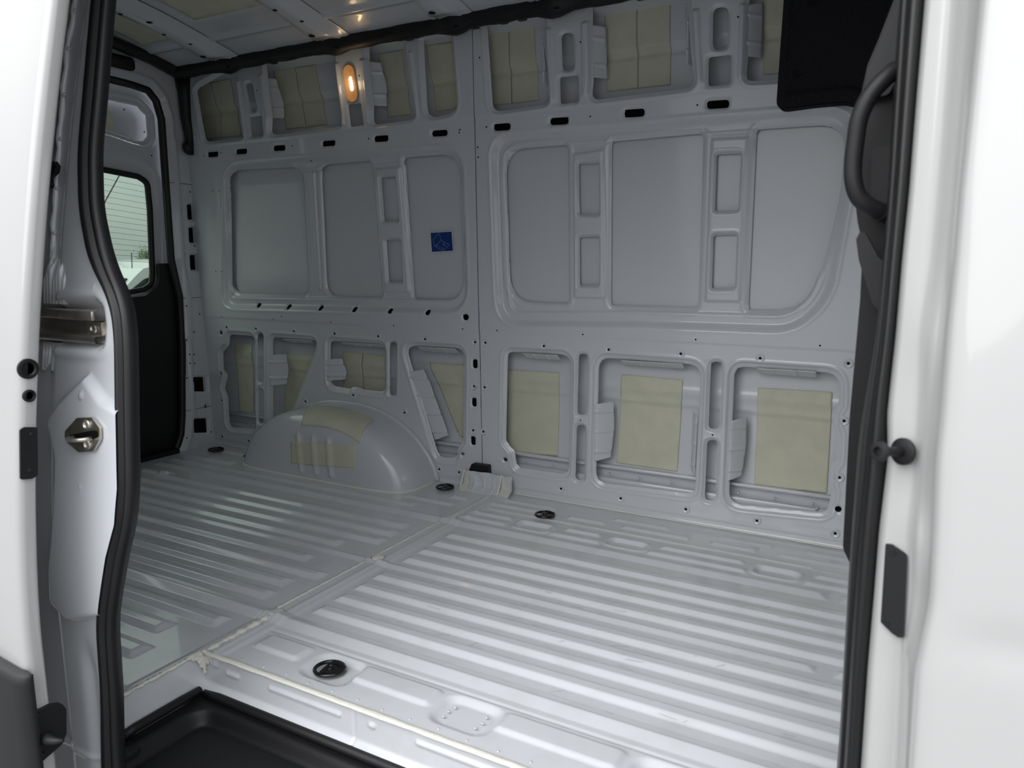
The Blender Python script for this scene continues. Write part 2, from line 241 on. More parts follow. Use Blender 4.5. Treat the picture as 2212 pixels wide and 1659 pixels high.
 'tiny': [[-1.5708, 0.709], [-1.1788, 0.7109], [-0.7288, 0.7135], [-0.3031, 0.7145], [-1.1893, 0.3605], [-0.6551, 0.3605], [-3.2513, 0.7078], [-2.8743, 0.7073], [-2.4931, 0.7077], [-2.1162, 0.7078], [-1.743, 0.7081], [-3.0151, 0.3513], [-3.0382, 0.1335], [-2.8154, 0.7234], [-3.2848, 1.526], [-3.155, 1.5337], [-2.6689, 1.5324], [-2.2107, 1.5303], [-1.7361, 1.519], [-1.7323, 1.5295], [-1.6059, 1.5301], [-1.6482, 1.4556], [-1.6471, 1.4157], [-3.2388, 1.3516], [-3.1927, 1.3496], [-3.2673, 0.9446], [-3.2212, 0.9434], [-2.2437, 1.7958], [-2.8695, 1.7988], [-1.741, 1.7953], [-1.6283, 1.7948], [-2.5563, 1.4577], [-1.6046, 1.5306], [-1.1533, 1.5311], [-0.7505, 1.5338], [-1.1923, 1.7965], [-0.622, 1.7998], [-1.6285, 1.7951], [-1.6481, 1.4551], [-1.6462, 1.4156]],
 'padlo': [[[-3.2612, 0.5544], [-3.1318, 0.5563], [-3.1669, 0.1795], [-3.2808, 0.1768]], [[-2.8962, 0.5192], [-2.6858, 0.5256], [-2.7158, 0.1593], [-2.9398, 0.1519]], [[-2.5012, 0.5569], [-2.3779, 0.5535], [-2.3899, 0.3653], [-2.5147, 0.3664]], [[-2.375, 0.5537], [-2.2345, 0.5488], [-2.2447, 0.3641], [-2.387, 0.3655]], [[-1.9838, 0.5357], [-1.7845, 0.5363], [-1.7942, 0.1938], [-1.8316, 0.2004]], [[-1.5683, 0.5319], [-1.3195, 0.5366], [-1.3314, 0.1709], [-1.5816, 0.1671]], [[-1.0442, 0.5489], [-0.7946, 0.5453], [-0.8083, 0.1754], [-1.063, 0.1784]], [[-0.5152, 0.5388], [-0.2616, 0.5436], [-0.2579, 0.1715], [-0.5121, 0.1668]]],
 'padup': [[[-3.4112, 1.8907], [-3.2757, 1.8919], [-3.2365, 1.732], [-3.242, 1.6258], [-3.3576, 1.6237]], [[-3.2724, 1.8922], [-3.1297, 1.8954], [-3.094, 1.6196], [-3.2388, 1.6256], [-3.2333, 1.7317]], [[-2.8305, 1.899], [-2.6916, 1.8961], [-2.6549, 1.6266], [-2.7825, 1.6275]], [[-2.6889, 1.8957], [-2.5639, 1.894], [-2.5269, 1.6266], [-2.6521, 1.6263]], [[-2.1933, 1.8956], [-2.0664, 1.8947], [-2.0362, 1.6284], [-2.1613, 1.629]], [[-1.9364, 1.8985], [-1.7972, 1.8919], [-1.7837, 1.6328], [-1.9042, 1.6291]], [[-1.6602, 1.9452], [-1.5392, 1.9356], [-1.5346, 1.6269], [-1.6213, 1.6273]], [[-1.5365, 1.9352], [-1.4243, 1.9266], [-1.4096, 1.6294], [-1.5318, 1.6274]], [[-1.1287, 1.9122], [-1.0051, 1.9144], [-0.9988, 1.6297], [-1.1214, 1.6302]], [[-1.0028, 1.914], [-0.8793, 1.9153], [-0.8744, 1.6285], [-0.9965, 1.6295]], [[-0.5592, 1.891], [-0.4681, 1.8888], [-0.4537, 1.6241], [-0.5504, 1.6273]]],
 'swage': [[-3.2432, 1.7467], [-2.8622, 1.7561], [-2.455, 1.7553], [-2.1846, 1.7647], [-1.8086, 1.7624], [-1.5233, 1.7682], [-0.8283, 1.7679], [-0.5126, 1.7647]],
 'sticker': [[-1.928, 1.1219], [-1.8109, 1.1253], [-1.8055, 1.0385], [-1.9238, 1.0341]],
 'tabv': [[[-2.9382, 0.5182], [-2.8517, 0.5258], [-2.8451, 0.4486], [-2.858, 0.3692], [-2.9511, 0.3585]], [[-2.5433, 0.5218], [-2.472, 0.5279], [-2.4557, 0.4572], [-2.4629, 0.424], [-2.5514, 0.4156]], [[-2.0502, 0.4977], [-1.9747, 0.5116], [-1.9473, 0.4556], [-1.8655, 0.2101], [-1.9318, 0.182]], [[-1.1284, 0.4307], [-1.064, 0.4429], [-1.0602, 0.3369], [-1.0707, 0.2105], [-1.1279, 0.1934]], [[-0.716, 0.4223], [-0.7415, 0.4365], [-0.7449, 0.2046], [-0.7211, 0.1892]], [[-0.5911, 0.4194], [-0.5423, 0.433], [-0.5395, 0.3233], [-0.5493, 0.2066], [-0.5947, 0.189]], [[-2.8388, 1.855], [-2.782, 1.85], [-2.7579, 1.739], [-2.7598, 1.6704], [-2.8169, 1.6734]], [[-2.2097, 1.8545], [-2.1557, 1.8481], [-2.1371, 1.7571], [-2.1405, 1.6678], [-2.1959, 1.6699]], [[-1.1578, 1.8536], [-1.1118, 1.8492], [-1.1059, 1.6696], [-1.1548, 1.6715]], [[-0.5925, 1.8357], [-0.5531, 1.8482], [-0.5493, 1.6746], [-0.5912, 1.6752]], [[-1.3545, 1.8511], [-1.3614, 1.8506], [-1.3546, 1.6701], [-1.3417, 1.6673]], [[-0.797, 1.8614], [-0.8054, 1.8614], [-0.7954, 1.6757], [-0.7754, 1.6734]]],
 'tabh': [[[-2.83, 0.6093], [-2.6347, 0.6115], [-2.6384, 0.5907], [-2.8299, 0.5882]], [[-2.443, 0.6124], [-2.1953, 0.6139], [-2.1962, 0.5966], [-2.4445, 0.5915]], [[-1.9921, 0.6158], [-1.7872, 0.6177], [-1.7896, 0.591], [-1.9932, 0.5898]], [[-1.4593, 0.6179], [-1.2923, 0.6202], [-1.2924, 0.5922], [-1.456, 0.5943]], [[-1.0243, 0.6157], [-0.7766, 0.6182], [-0.778, 0.5945], [-1.0224, 0.5935]], [[-0.5089, 0.6204], [-0.3109, 0.6224], [-0.3105, 0.5947], [-0.5051, 0.5954]]],
 'lamp': [[-2.3275, 1.8415], [-2.2742, 1.8365], [-2.2582, 1.6953], [-2.3044, 1.6967]],
 'foam': [[-1.6978, 0.1156], [-1.615, 0.1163], [-1.6136, 0.0711], [-1.6436, 0.0612], [-1.7233, 0.0611]],
 'sill_rivets': [[-1.4711, 0.1374], [-1.3418, 0.1379], [-1.0815, 0.1378], [-0.9529, 0.1362], [-0.8225, 0.138], [-0.5611, 0.1365], [-0.4308, 0.1356], [-0.2997, 0.1357]],
 'sill_lo': [[-1.5316, 0.1619], [-0.2193, 0.1741]],
 'ribend': [[-1.6235, 2.1845], [-1.6629, 2.1043], [-1.6091, 2.0124], [-1.7557, 1.9315], [-1.7525, 1.7721], [-1.6072, 1.6899], [-1.6625, 1.6009], [-1.6127, 1.5113], [-1.6236, 1.3116], [-1.6764, 1.1961]],
 'sealL': [[[-1.5301, 1.5214], [-1.4823, 1.5171]], [[-1.5238, 1.4269], [-1.4748, 1.4232]], [[-1.5192, 1.3337], [-1.469, 1.3306]], [[-1.5149, 1.2135], [-1.4666, 1.2117]], [[-1.4948, 1.1027], [-1.4456, 1.1018]], [[-1.4528, 1.0024], [-1.3975, 1.0023]], [[-1.3735, 0.9233], [-1.3333, 0.9237]], [[-1.3523, 0.8626], [-1.3167, 0.8632]], [[-1.3456, 0.7927], [-1.3087, 0.7938]], [[-1.3363, 0.6611], [-1.2992, 0.6628]], [[-1.3318, 0.5723], [-1.2945, 0.5745]], [[-1.3438, 0.4978], [-1.3017, 0.5013]], [[-1.3756, 0.4271], [-1.3279, 0.4321]], [[-1.403, 0.3255], [-1.3596, 0.3305]], [[-1.4164, 0.2727], [-1.3752, 0.2776]], [[-1.4192, 0.191], [-1.3806, 0.1957]], [[-1.4238, 0.1176], [-1.383, 0.1234]], [[-1.44, 0.0071], [-1.3932, 0.0156]], [[-1.4498, -0.0599], [-1.3974, -0.0488]]],
 'sealR': [[[-0.0523, 1.2891], [-0.0267, 1.2744]], [[-0.0494, 1.1858], [-0.0262, 1.1766]], [[-0.0465, 1.076], [-0.0252, 1.0724]], [[-0.046, 1.0013], [-0.0261, 1.0013]], [[-0.0457, 0.9172], [-0.0258, 0.9211]], [[-0.0512, 0.8256], [-0.0273, 0.8343]], [[-0.053, 0.7768], [-0.0227, 0.7887]], [[-0.0528, 0.6938], [-0.025, 0.7097]], [[-0.0519, 0.6133], [-0.0245, 0.6335]], [[-0.0501, 0.5315], [-0.0244, 0.5557]], [[-0.0475, 0.4141], [-0.0225, 0.4446]]],
 'jambR': [[[-0.0269, 1.2759], [-0.0045, 1.2686], [0.0149, 1.2601], [0.026, 1.2487]], [[-0.0264, 1.1776], [-0.0037, 1.1729], [0.0161, 1.1673], [0.0252, 1.1602]], [[-0.0254, 1.0728], [-0.0031, 1.0709], [0.0166, 1.0686], [0.0238, 1.0658]], [[-0.0262, 1.0013], [-0.0026, 1.0013], [0.0163, 1.0012], [0.0243, 1.0012]], [[-0.0259, 0.9207], [-0.0036, 0.9228], [0.015, 0.9252], [0.0235, 0.9283]], [[-0.0274, 0.8334], [-0.0011, 0.8382], [0.0134, 0.8428], [0.0247, 0.8497]], [[-0.0229, 0.7875], [0.0003, 0.7932], [0.014, 0.7991], [0.0241, 0.8078]], [[-0.0251, 0.7081], [0.0021, 0.7167], [0.0166, 0.7249], [0.0274, 0.737]], [[-0.0246, 0.6315], [0.0037, 0.6426], [0.0202, 0.6535], [0.0297, 0.6685]], [[-0.0246, 0.5532], [0.0052, 0.5672], [0.0114, 0.5777], [0.023, 0.5965]], [[-0.0227, 0.4414], [0.0091, 0.4599], [0.0153, 0.4732], [0.0252, 0.4964]]],
 'jland': [[-1.5162, 0.7258, 0.01], [-1.4281, 0.7855, 0.01], [-1.3664, 0.7406, 0.01], [-1.248, 0.712, 0], [-1.2369, 0.3401, 0.01], [-1.5077, 0.257, 0.02], [-1.5768, 0.2908, 0.02], [-1.5371, 0.4904, 0.04], [-1.529, 0.603, 0.04], [-1.5614, 0.6808, 0.03]],
 'jrail': [[-1.6607, 0.9042, 0.01], [-1.5338, 0.9252, 0.02], [-1.4227, 0.9323, 0.03], [-1.3912, 0.915, 0.03], [-1.3793, 0.8763, 0.05], [-1.3806, 0.8326, 0.02], [-1.4056, 0.8221, 0.02], [-1.5301, 0.8196, 0.02], [-1.6541, 0.8257, 0.01]],
 'jseal': [[-1.61, 1.557], [-1.6039, 1.5071], [-1.6111, 1.4398], [-1.6074, 1.3552], [-1.6036, 1.2776], [-1.6006, 1.1973], [-1.5967, 1.1012], [-1.5931, 1.0341], [-1.588, 0.9927], [-1.5825, 0.9162]],
 'striker': [[-1.4682, 0.6671], [-1.4295, 0.6975], [-1.382, 0.7031], [-1.3568, 0.6852], [-1.3551, 0.6643], [-1.375, 0.6393], [-1.4225, 0.6311], [-1.4668, 0.6501]],
 'strikslot': [[-1.4517, 0.6618], [-1.3764, 0.6792], [-1.3607, 0.6794], [-1.3603, 0.6674], [-1.3759, 0.6626], [-1.4463, 0.6531]],
 'strikb': [[-1.3965, 0.6876], [-1.3929, 0.65], [-1.4361, 0.6589], [-1.3761, 0.6686]],
 'rail': [[-1.6065, 0.8983], [-1.4128, 0.9043], [-1.4111, 0.8863], [-1.6046, 0.8775], [-1.6019, 0.8461], [-1.4084, 0.8547], [-1.4077, 0.8463], [-1.6009, 0.8321], [-1.4437, 0.8662], [-1.5227, 0.9025], [-1.5209, 0.8822], [-1.4693, 0.8765], [-1.4219, 0.8783], [-1.42, 0.8557]],
 'jblack': [[[-1.6312, 1.3112], [-1.6184, 1.3084], [-1.606, 1.2256], [-1.6225, 1.2011], [-1.6316, 1.2048]], [[-1.6132, 1.201], [-1.5798, 1.1998], [-1.566, 1.1886], [-1.5703, 1.1747], [-1.5897, 1.1663], [-1.583, 1.1518], [-1.5848, 1.1456], [-1.6071, 1.1466]], [[-1.623, 0.9894], [-1.6058, 0.9879], [-1.6001, 0.9767], [-1.6046, 0.9255], [-1.6049, 0.8807], [-1.6116, 0.8804]]],
 'plugs': [[0.7346, 0.8099], [0.7316, 0.7615]],
 'plate': [[0.7085, 0.7041], [0.7162, 0.7074], [0.7379, 0.7031], [0.7299, 0.6155], [0.7199, 0.6117], [0.7002, 0.6151]],
 'guide': [[0.677, 0.1752], [0.704, 0.1758], [0.7264, 0.1671], [0.7334, 0.1528], [0.729, 0.1027], [0.7185, 0.0861], [0.6766, 0.0732], [0.6676, 0.0822]],
 'guidepin': [[0.6937, 0.1304], [0.7118, 0.1229]],
 'rf_inner': [[2.2808, 1.8397], [2.4179, 1.8354], [2.5, 1.826], [2.5433, 1.7827], [2.5665, 1.6976], [2.5647, 1.3642], [2.5633, 1.0062], [2.5968, 0.8123], [2.5886, 0.5496], [2.5605, 0.1835], [2.5445, 0.0842], [2.5183, 0.0282], [2.4933, 0.0031]],
 'rf_holes': [[[2.6736, 1.2878, 0.01], [2.7511, 1.2928, 0.01], [2.7467, 1.2141, 0.01], [2.672, 1.2106, 0.01]], [[2.6733, 1.1691, 0.01], [2.7502, 1.172, 0.01], [2.7469, 1.0935, 0.01], [2.6717, 1.092, 0.01]], [[2.6694, 1.0284, 0.01], [2.7466, 1.0289, 0.01], [2.7433, 0.9505, 0.01], [2.6679, 0.9513, 0.01]], [[2.6378, 0.3819, 0.01], [2.7203, 0.3723, 0.01], [2.7159, 0.2916, 0.01], [2.6344, 0.3042, 0.01]], [[2.6206, 0.1584, 0.01], [2.7082, 0.1437, 0.01], [2.7039, 0.0637, 0.01], [2.6171, 0.0797, 0.01]]],
 'rf_dots': [[2.6121, 1.572], [2.6209, 1.5257], [2.6178, 1.3468], [2.6884, 1.3522], [2.6232, 1.1792], [2.6926, 1.0762], [2.7347, 1.0778], [2.7309, 1.3555], [2.6154, 0.963], [2.618, 0.7649], [2.6008, 0.585], [2.5896, 0.3848], [2.5616, 0.0648], [2.733, 0.6458], [2.6537, 0.6238], [2.7301, 0.5901], [2.6154, 0.5088], [2.6449, 0.5055], [2.6145, 0.4605], [2.6433, 0.457], [2.6961, 0.7172], [2.7296, 0.7152], [2.7417, 0.3639], [2.7181, 0.066]],
 'rf_hole_r': [2.7058, 0.2129],
 'sleeve': [[2.6711, 1.9301], [2.6722, 1.8328], [2.6713, 1.7115], [2.6837, 1.6368], [2.6849, 1.5715]],
 'rd_out': [[2.2965, 1.8923], [2.4609, 1.8694], [2.5518, 1.8468], [2.5995, 1.792], [2.6119, 1.6038], [2.6086, 1.2135], [2.6161, 1.0063], [2.6449, 0.8087], [2.623, 0.4064], [2.5996, 0.0787], [2.556, 0.0252]],
 'rd_rec': [[2.0352, 1.7128, 0.01], [2.3456, 1.7546, 0.02], [2.4796, 1.7526, 0.02], [2.5271, 1.7124, 0.01], [2.5272, 1.6151, 0.02], [2.4987, 1.585, 0.02], [2.4279, 1.594, 0.02], [2.3169, 1.6146, 0.02], [2.0252, 1.6121, 0.01]],
 'rd_glass': [[1.9126, 1.4626, 0.05], [2.4504, 1.4209, 0.05], [2.5076, 1.3931, 0.06], [2.5102, 1.2502, 0.3], [2.4972, 0.9381, 0.3], [2.4857, 0.8721, 0.04], [2.4324, 0.8459, 0.05], [2.3326, 0.8321, 0.05], [1.8468, 0.8162, 0.05]],
 'wires': [[[2.2378, 1.417], [2.5085, 1.3928]], [[2.2351, 1.3892], [2.506, 1.3642]], [[2.2326, 1.3623], [2.5036, 1.3369]], [[2.23, 1.3345], [2.5012, 1.3097]], [[2.2274, 1.3066], [2.4988, 1.2814]], [[2.2247, 1.2787], [2.4963, 1.2536]], [[2.2222, 1.2513], [2.4939, 1.2262]], [[2.2195, 1.2233], [2.4915, 1.1983]], [[2.2169, 1.1953], [2.4892, 1.1724]], [[2.2143, 1.1681], [2.4867, 1.1444]], [[2.2117, 1.1401], [2.4845, 1.1194]], [[2.2091, 1.1129], [2.4822, 1.0929]], [[2.2065, 1.0847], [2.48, 1.0678]], [[2.2039, 1.0575], [2.4779, 1.0433]], [[2.2014, 1.0307], [2.4756, 1.0176]], [[2.1988, 1.0029], [2.4732, 0.9905]]],
 'posts': [[[-3.0089, 1.8597], [-2.9759, 1.8594], [-2.9628, 1.5938], [-2.9829, 1.594]], [[-2.8592, 1.8682], [-2.8189, 1.8682], [-2.7964, 1.6672], [-2.812, 1.5891], [-2.8447, 1.5903]], [[-2.3791, 1.8644], [-2.3539, 1.8644], [-2.3334, 1.5961], [-2.3572, 1.5949]], [[-2.2384, 1.8655], [-2.1943, 1.8613], [-2.1824, 1.6623], [-2.1932, 1.5906], [-2.2299, 1.59]], [[-1.9773, 1.8624], [-1.9534, 1.8622], [-1.9281, 1.592], [-1.9446, 1.5922]], [[-1.3377, 1.8652], [-1.3125, 1.8646], [-1.2946, 1.5946], [-1.3201, 1.5934]], [[-1.1926, 1.8645], [-1.1527, 1.867], [-1.1495, 1.6585], [-1.1571, 1.6013], [-1.188, 1.5987]], [[-0.7783, 1.8455], [-0.7508, 1.8477], [-0.7283, 1.5996], [-0.7561, 1.596]], [[-0.6192, 1.8404], [-0.5894, 1.842], [-0.5877, 1.6609], [-0.5931, 1.6044], [-0.6156, 1.6037]]],
}

# ================================================================ SETTING
ground = MB().box((0, 0, -.72), (160, 160, .1)).build('ground', GROUNDM); tag(ground, kind='structure', label='grey asphalt of the lot outside the van')

# ---------------------------------------------------------------- far wall
wall = empty('wall_back', (-1.7, 2.73, 0), kind='structure', label='white stamped steel side wall of the cargo bay across from the open door')
SEAM = -1.660
xs = D['wout']
feats = []
for w in xs:
    feats += [dict(p=w, h=-.024, w=.030), dict(p=w, k='r', h=.0025, o=.004, w=.006), dict(p=w, h=-.008, w=.010, o=-.058), dict(p=w, k='r', h=.003, o=-.055, w=.004)]
for p in D['win']: feats += [dict(p=p, h=-.004, w=.008, o=.010), dict(p=p, k='r', h=.003, o=.020, w=.006)]
for p in D['pil']: feats += [dict(p=p, h=.014, w=.013)]
for p in D['wsm']: feats += [dict(p=p, h=-.010, w=.008, o=.010), dict(p=p, k='r', h=.002, o=.014, w=.004)]
for p in D['low']: feats += [dict(p=p, h=-.009, w=.009, o=.021), dict(p=p, k='r', h=.003, o=.025, w=.005)]
for p in D['slots']: feats += [dict(p=p, h=-.005, w=.005, o=.012), dict(p=p, k='r', h=.002, o=.014, w=.004)]
for p in D['up']: feats += [dict(p=p, h=-.008, w=.008, o=.016), dict(p=p, k='r', h=.003, o=.020, w=.005)]
for p in D['us']: feats += [dict(p=p, h=-.004, w=.004, o=.010)]
for p in D['hslots']: feats += [dict(p=p, h=-.003, w=.003, o=.006)]
# raised posts of the upper band beside the lamp and the oblong holes
for p in D['posts']: feats.append(dict(p=p, h=.010, w=.010))
def obl(x, z, a, b): return [(x - a, z - b, a), (x + a, z - b, a), (x + a, z + b, a), (x - a, z + b, a)]
holes = D['low'] + D['slots'] + D['up'] + D['us'] + D['win'] + D['wsm'] + D['hslots'] + [circ(*c) for c in D['wall_round']] + [obl(x, z, .011, .02) for x, z in D['wall_obl']]
WT = 1.99
def wall_post(U, V):     # fold line below the windows, small step above them
    return -.004 * sst((.705 - V) / .01) + .004 * sst((V - 1.565) / .012) + .004 * sst((.012 - V) / .01) - .003 * sst((.030 - V) / .006)
def wfn(U, V, H): return U, wy(V) - H, V
sheet('wall_panel', grid(-3.405, SEAM - .0015, .0045), grid(-.01, WT, .0045), feats, holes, wfn, PAINT, wall, post=wall_post)
sheet('wall_panel', grid(SEAM + .0015, .12, .0045), grid(-.01, WT, .0045), feats, holes, wfn, PAINT, wall, post=wall_post)
# outer skin behind the frame
def skin_off(z): return .085 - .034 * (sst((z - .74) / .03) - sst((z - 1.50) / .03))
def skin_post(U, V):
    s = 1.764; h = .010 * sst((V - s + .012) / .024) - .006 * np.exp(-((V - s + .02) / .012) ** 2)
    h = h + .006 * np.exp(-((V - .50) / .02) ** 2) - .006 * sst((.45 - V) / .02)
    return h * ((V > 1.5) | (V < .75))
def sfn(U, V, H): return U, wy(V) + skin_off(V) - H, V
sheet('outer_skin', grid(-3.42, .12, .03), grid(-.02, WT + .01, .006), [], [], sfn, PAINT, wall, post=skin_post)
MB().prism([(SEAM - .01, .02), (SEAM + .01, .02), (SEAM + .01, 1.9), (SEAM - .01, 1.9)], lambda u, v, h: (u, wy(v, .022) + h, v), .004).build('joint_shade_strip', DARK, wall)  # black strip painting the shade in the joint gap
MB().box((-3.425, 2.79, .99), (.03, .16, 2.04)).box((.195, 2.785, .99), (.15, .17, 2.04)).box((-1.65, 2.79, 2.0), (3.6, .16, .02)).box((-1.65, 2.83, -.03), (3.6, .14, .03)).build('cavity_end', PAINT, wall)  # caps added to stop outside light leaking in behind the wall
# pads glued on the skin
for i, p in enumerate(D['padlo'] + D['padup']):
    a = np.array([q[:2] for q in p]); st = .0055
    wob = (lambda U, V: skin_post(U, V) + .0032)
    o = sheet('damping_pad', grid(a[:, 0].min() - .01, a[:, 0].max() + .01, st), grid(a[:, 1].min() - .01, a[:, 1].max() + .01, st), [], [], sfn, PAD, wall, outline=p, post=wob, curl=0)
    sm = o.modifiers.new('thickness', 'SOLIDIFY'); sm.thickness = .003; sm.offset = 0
# lips bent inwards from the edges of the openings
def bez(U, V): return 0 * U
for p in D['tabv']:
    a = np.array([q[:2] for q in p]); x0, x1 = a[0, 0], a[1, 0]; z0, z1 = a[:, 1].min(), a[:, 1].max()
    lw = abs(a[:, 0] - x0).max() + .001
    def tf(U, V, H, x0=x0, lw=lw): return U, wy(V, .008) + .045 * np.clip(np.abs(U - x0) / lw, 0, 1) ** 1.3 - H, V
    n = max(2, int((z1 - z0) / .07)); rib = []
    for k in range(n):
        zc = z0 + (z1 - z0) * (k + .5) / n
        rib.append(dict(p=[(min(a[:, 0]) , zc - .005, .003), (max(a[:, 0]), zc - .004, .003), (max(a[:, 0]), zc + .004, .003), (min(a[:, 0]), zc + .005, .003)], h=.006, w=.006, o=.003))
    o = sheet('flange_lip', grid(a[:, 0].min() - .01, a[:, 0].max() + .01, .004), grid(z0 - .01, z1 + .01, .004), rib, [], tf, PAINT, wall, outline=p, curl=0)
    sm = o.modifiers.new('thickness', 'SOLIDIFY'); sm.thickness = .0015
for p in D['tabh']:
    a = np.array([q[:2] for q in p]); z1 = a[:, 1].max(); z0 = a[:, 1].min()
    def tf(U, V, H, z1=z1, z0=z0): return U, wy(V, .004) + .04 * np.clip((z1 - V) / (z1 - z0), 0, 1) - H, V
    x0, x1 = a[:, 0].min(), a[:, 0].max()
    rib = [dict(p=[(xx - .006, z0, .002), (xx + .006, z0, .002), (xx + .004, z1), (xx - .004, z1)], h=.006, w=.006, o=.002) for xx in (x0 + .3 * (x1 - x0), x0 + .66 * (x1 - x0))]
    o = sheet('flange_lip', grid(x0 - .01, x1 + .01, .004), grid(z0 - .01, z1 + .01, .004), rib, [], tf, PAINT, wall, outline=p, curl=0)
    sm = o.modifiers.new('thickness', 'SOLIDIFY'); sm.thickness = .0015
# black strips painting the shade of the closed sections behind the holes
MB().box((-1.7, wy(1.535, .05), 1.545), (3.3, .04, .075)).box((-1.7, wy(.75, .06), .75), (3.4, .05, .12)).build('section_shade_strip', DARK, wall)
mb = MB()  # black boxes standing in for the darkness behind the holes
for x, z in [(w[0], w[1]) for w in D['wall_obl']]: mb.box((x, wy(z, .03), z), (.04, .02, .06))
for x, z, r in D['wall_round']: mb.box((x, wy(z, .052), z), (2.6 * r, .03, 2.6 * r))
mb.build('hole_shade_backing', DARK, wall)
# sill rail seen through the lower openings, with weld studs
mb = MB()
mb.box((-1.66, wy(.1, .066), .07), (3.4, .03, .10), .012).box((-1.66, wy(.1, .078), .162), (3.4, .03, .014), .005)
mb.box((-1.66, wy(.05, .05), .03), (3.4, .05, .03), .006)
mb.build('sill_rail', PAINT, wall, smooth=True, angle=40)
for x, z in D['sill_rivets'] + [[-.285, .12], [-3.17, .12], [-3.13, .12], [-1.93, .1]]:
    MB().lathe([(.0, .0), (.006, .0), (.005, .006), (0.001, .008)], (x, wy(z, .05), z), (0, -1, 0), 10).build('weld_stud', PAINT, wall, smooth=True)
# screw bosses; black discs stand in for the dark drilled holes
rm = MB(); dk = MB()
for x, z in D['screw']:
    y = wy(z) + (.004 if z < .705 else 0)
    M = [(.0175, .001), (.0160, -.0015), (.0150, -.0036), (.0130, -.0040), (.0105, -.0012), (.006, -.0008), (.0035, .0005)]
    rings = []
    for r, h in M: rings.append([rm.b.verts.new((x + r * math.cos(2 * math.pi * k / 20), y + h, z + r * math.sin(2 * math.pi * k / 20))) for k in range(20)])
    for A_, B_ in zip(rings, rings[1:]):
        for k in range(20): rm.b.faces.new((A_[k], A_[(k + 1) % 20], B_[(k + 1) % 20], B_[k]))
    dk.lathe([(.0001, 0), (.0050, 0), (.0050, .0006), (.0001, .0007)], (x, y - .0010, z), (0, -1, 0), 12)
for x, z in D['tiny']: dk.lathe([(.0001, 0), (.0032, 0), (.0032, .0006), (.0001, .0007)], (x, wy(z) + (.004 if z < .705 else -.004 if z > 1.57 else 0) - .0005, z), (0, -1, 0), 10)
o = rm.build('screw_bosses', PAINT, wall, smooth=True); tag(o, kind='stuff')
o = dk.build('screw_hole_shading', DARK, wall); tag(o, kind='stuff')

# ---------------------------------------------------------------- floor
RY = [1.489, 1.579, 1.667, 1.757, 1.911, 1.997, 2.081, 2.168]     # narrow ribs
WY_ = [1.412, 1.862, 2.300]                                       # wide ribs
FB = 2.745
def rib(x0, x1, y, w, h=.0115, sl=.018, r=.004): return dict(p=[(x0, y - sl / 2, r), (x1, y - sl / 2, r), (x1, y + w, r), (x0, y + w, r)], h=h, w=sl * .9, lin=1)
ff = []
for y in RY: ff.append(rib(-1.475, .3, y, .050))
ff += [rib(-3.3, -.185, 2.293, .05, .010, .032), rib(-3.3, -.165, 1.852, .028, .009, .03), rib(-3.3, .3, 1.395, .05, .010, .036), rib(-.155, .3, 2.29, .05, .01, .025), rib(-.125, .3, 1.85, .03, .01, .025)]
ends = {2.168: -1.66, 2.081: -1.65, 1.997: -1.64, 1.911: -1.76, 1.757: -1.76, 1.667: -1.62, 1.579: -1.68, 1.489: -1.66}
for y, e in ends.items(): ff.append(rib(-3.12 if y > 2.1 else -3.25, e, y - .004, .050, .010, .022))
ff += [rib(-2.5, -1.65, 1.295, .055, .010, .022), rib(-2.5, -1.76, 1.195, .055, .010, .022), rib(-2.5, -1.70, 1.08, .06, .010, .022), rib(-3.25, -2.65, 1.30, .05, .01, .022), rib(-3.3, -1.78, 2.385, .04, .008, .018)]
ff += [rib(-3.25, -3.05, 2.18, .05), rib(-3.3, -2.95, 2.46, .05), rib(-3.2, -2.98, 2.62, .03, .008), rib(-1.9, -1.65, 2.47, .035, .008), rib(-1.72, -1.63, 2.56, .03, .008)]
# pressed pans along the door edge
def pan(x0, x1, y0, y1, h=-.006, r=.02, w=.012): return dict(p=[(x0, y0, r), (x1, y0, r), (x1, y1, r), (x0, y1, r)], h=h, w=w, lin=1)
wells = [-1.215, -.825, -.37, .05]
ff += [pan(-1.48, -1.32, 1.262, 1.338, .007), pan(-1.15, -.915, 1.262, 1.338, .007), pan(-.75, -.46, 1.262, 1.338, .007), pan(-.29, -.03, 1.262, 1.338, .007)]
for x in wells: ff += [pan(x - .078, x + .078, 1.224, 1.342, -.011, .045, .018)]
ff += [dict(p=[(-1.5, 1.352), (.3, 1.352), (.3, 1.355), (-1.5, 1.355)], k='r', h=-.0025, o=0, w=.003)]
# pans along the far side
fw = [-1.238, -.863, -.354]
for x in fw: ff += [pan(x - .085, x + .085, 2.362, 2.462, .006, .04, .010), pan(x - .072, x + .072, 2.37, 2.45, -.014, .035, .014)]
ff += [pan(a, b, 2.362, 2.402, .008, .008) for a, b in ((-1.53, -1.335), (-1.155, -.95), (-.78, -.44), (-.268, .1))]
ff += [pan(a, b, 2.43, 2.462, .008, .008) for a, b in ((-1.53, -1.345), (-1.12, -.975), (-.75, -.46), (-.24, .1))]
ff += [pan(a, b, 2.555, 2.592, .007, .008) for a, b in ((-1.52, -1.30), (-1.17, -1.01), (-.945, -.68), (-.61, -.445), (-.38, -.10))]
ff += [pan(a, b, 2.622, 2.655, .006, .008) for a, b in ((-1.5, -1.25), (-1.0, -.78), (-.60, -.40), (-.3, -.06))]
ff += [dict(p=[(-1.5, 2.503), (.3, 2.503), (.3, 2.51), (-1.5, 2.51)], k='r', h=.003, o=0, w=.004)]
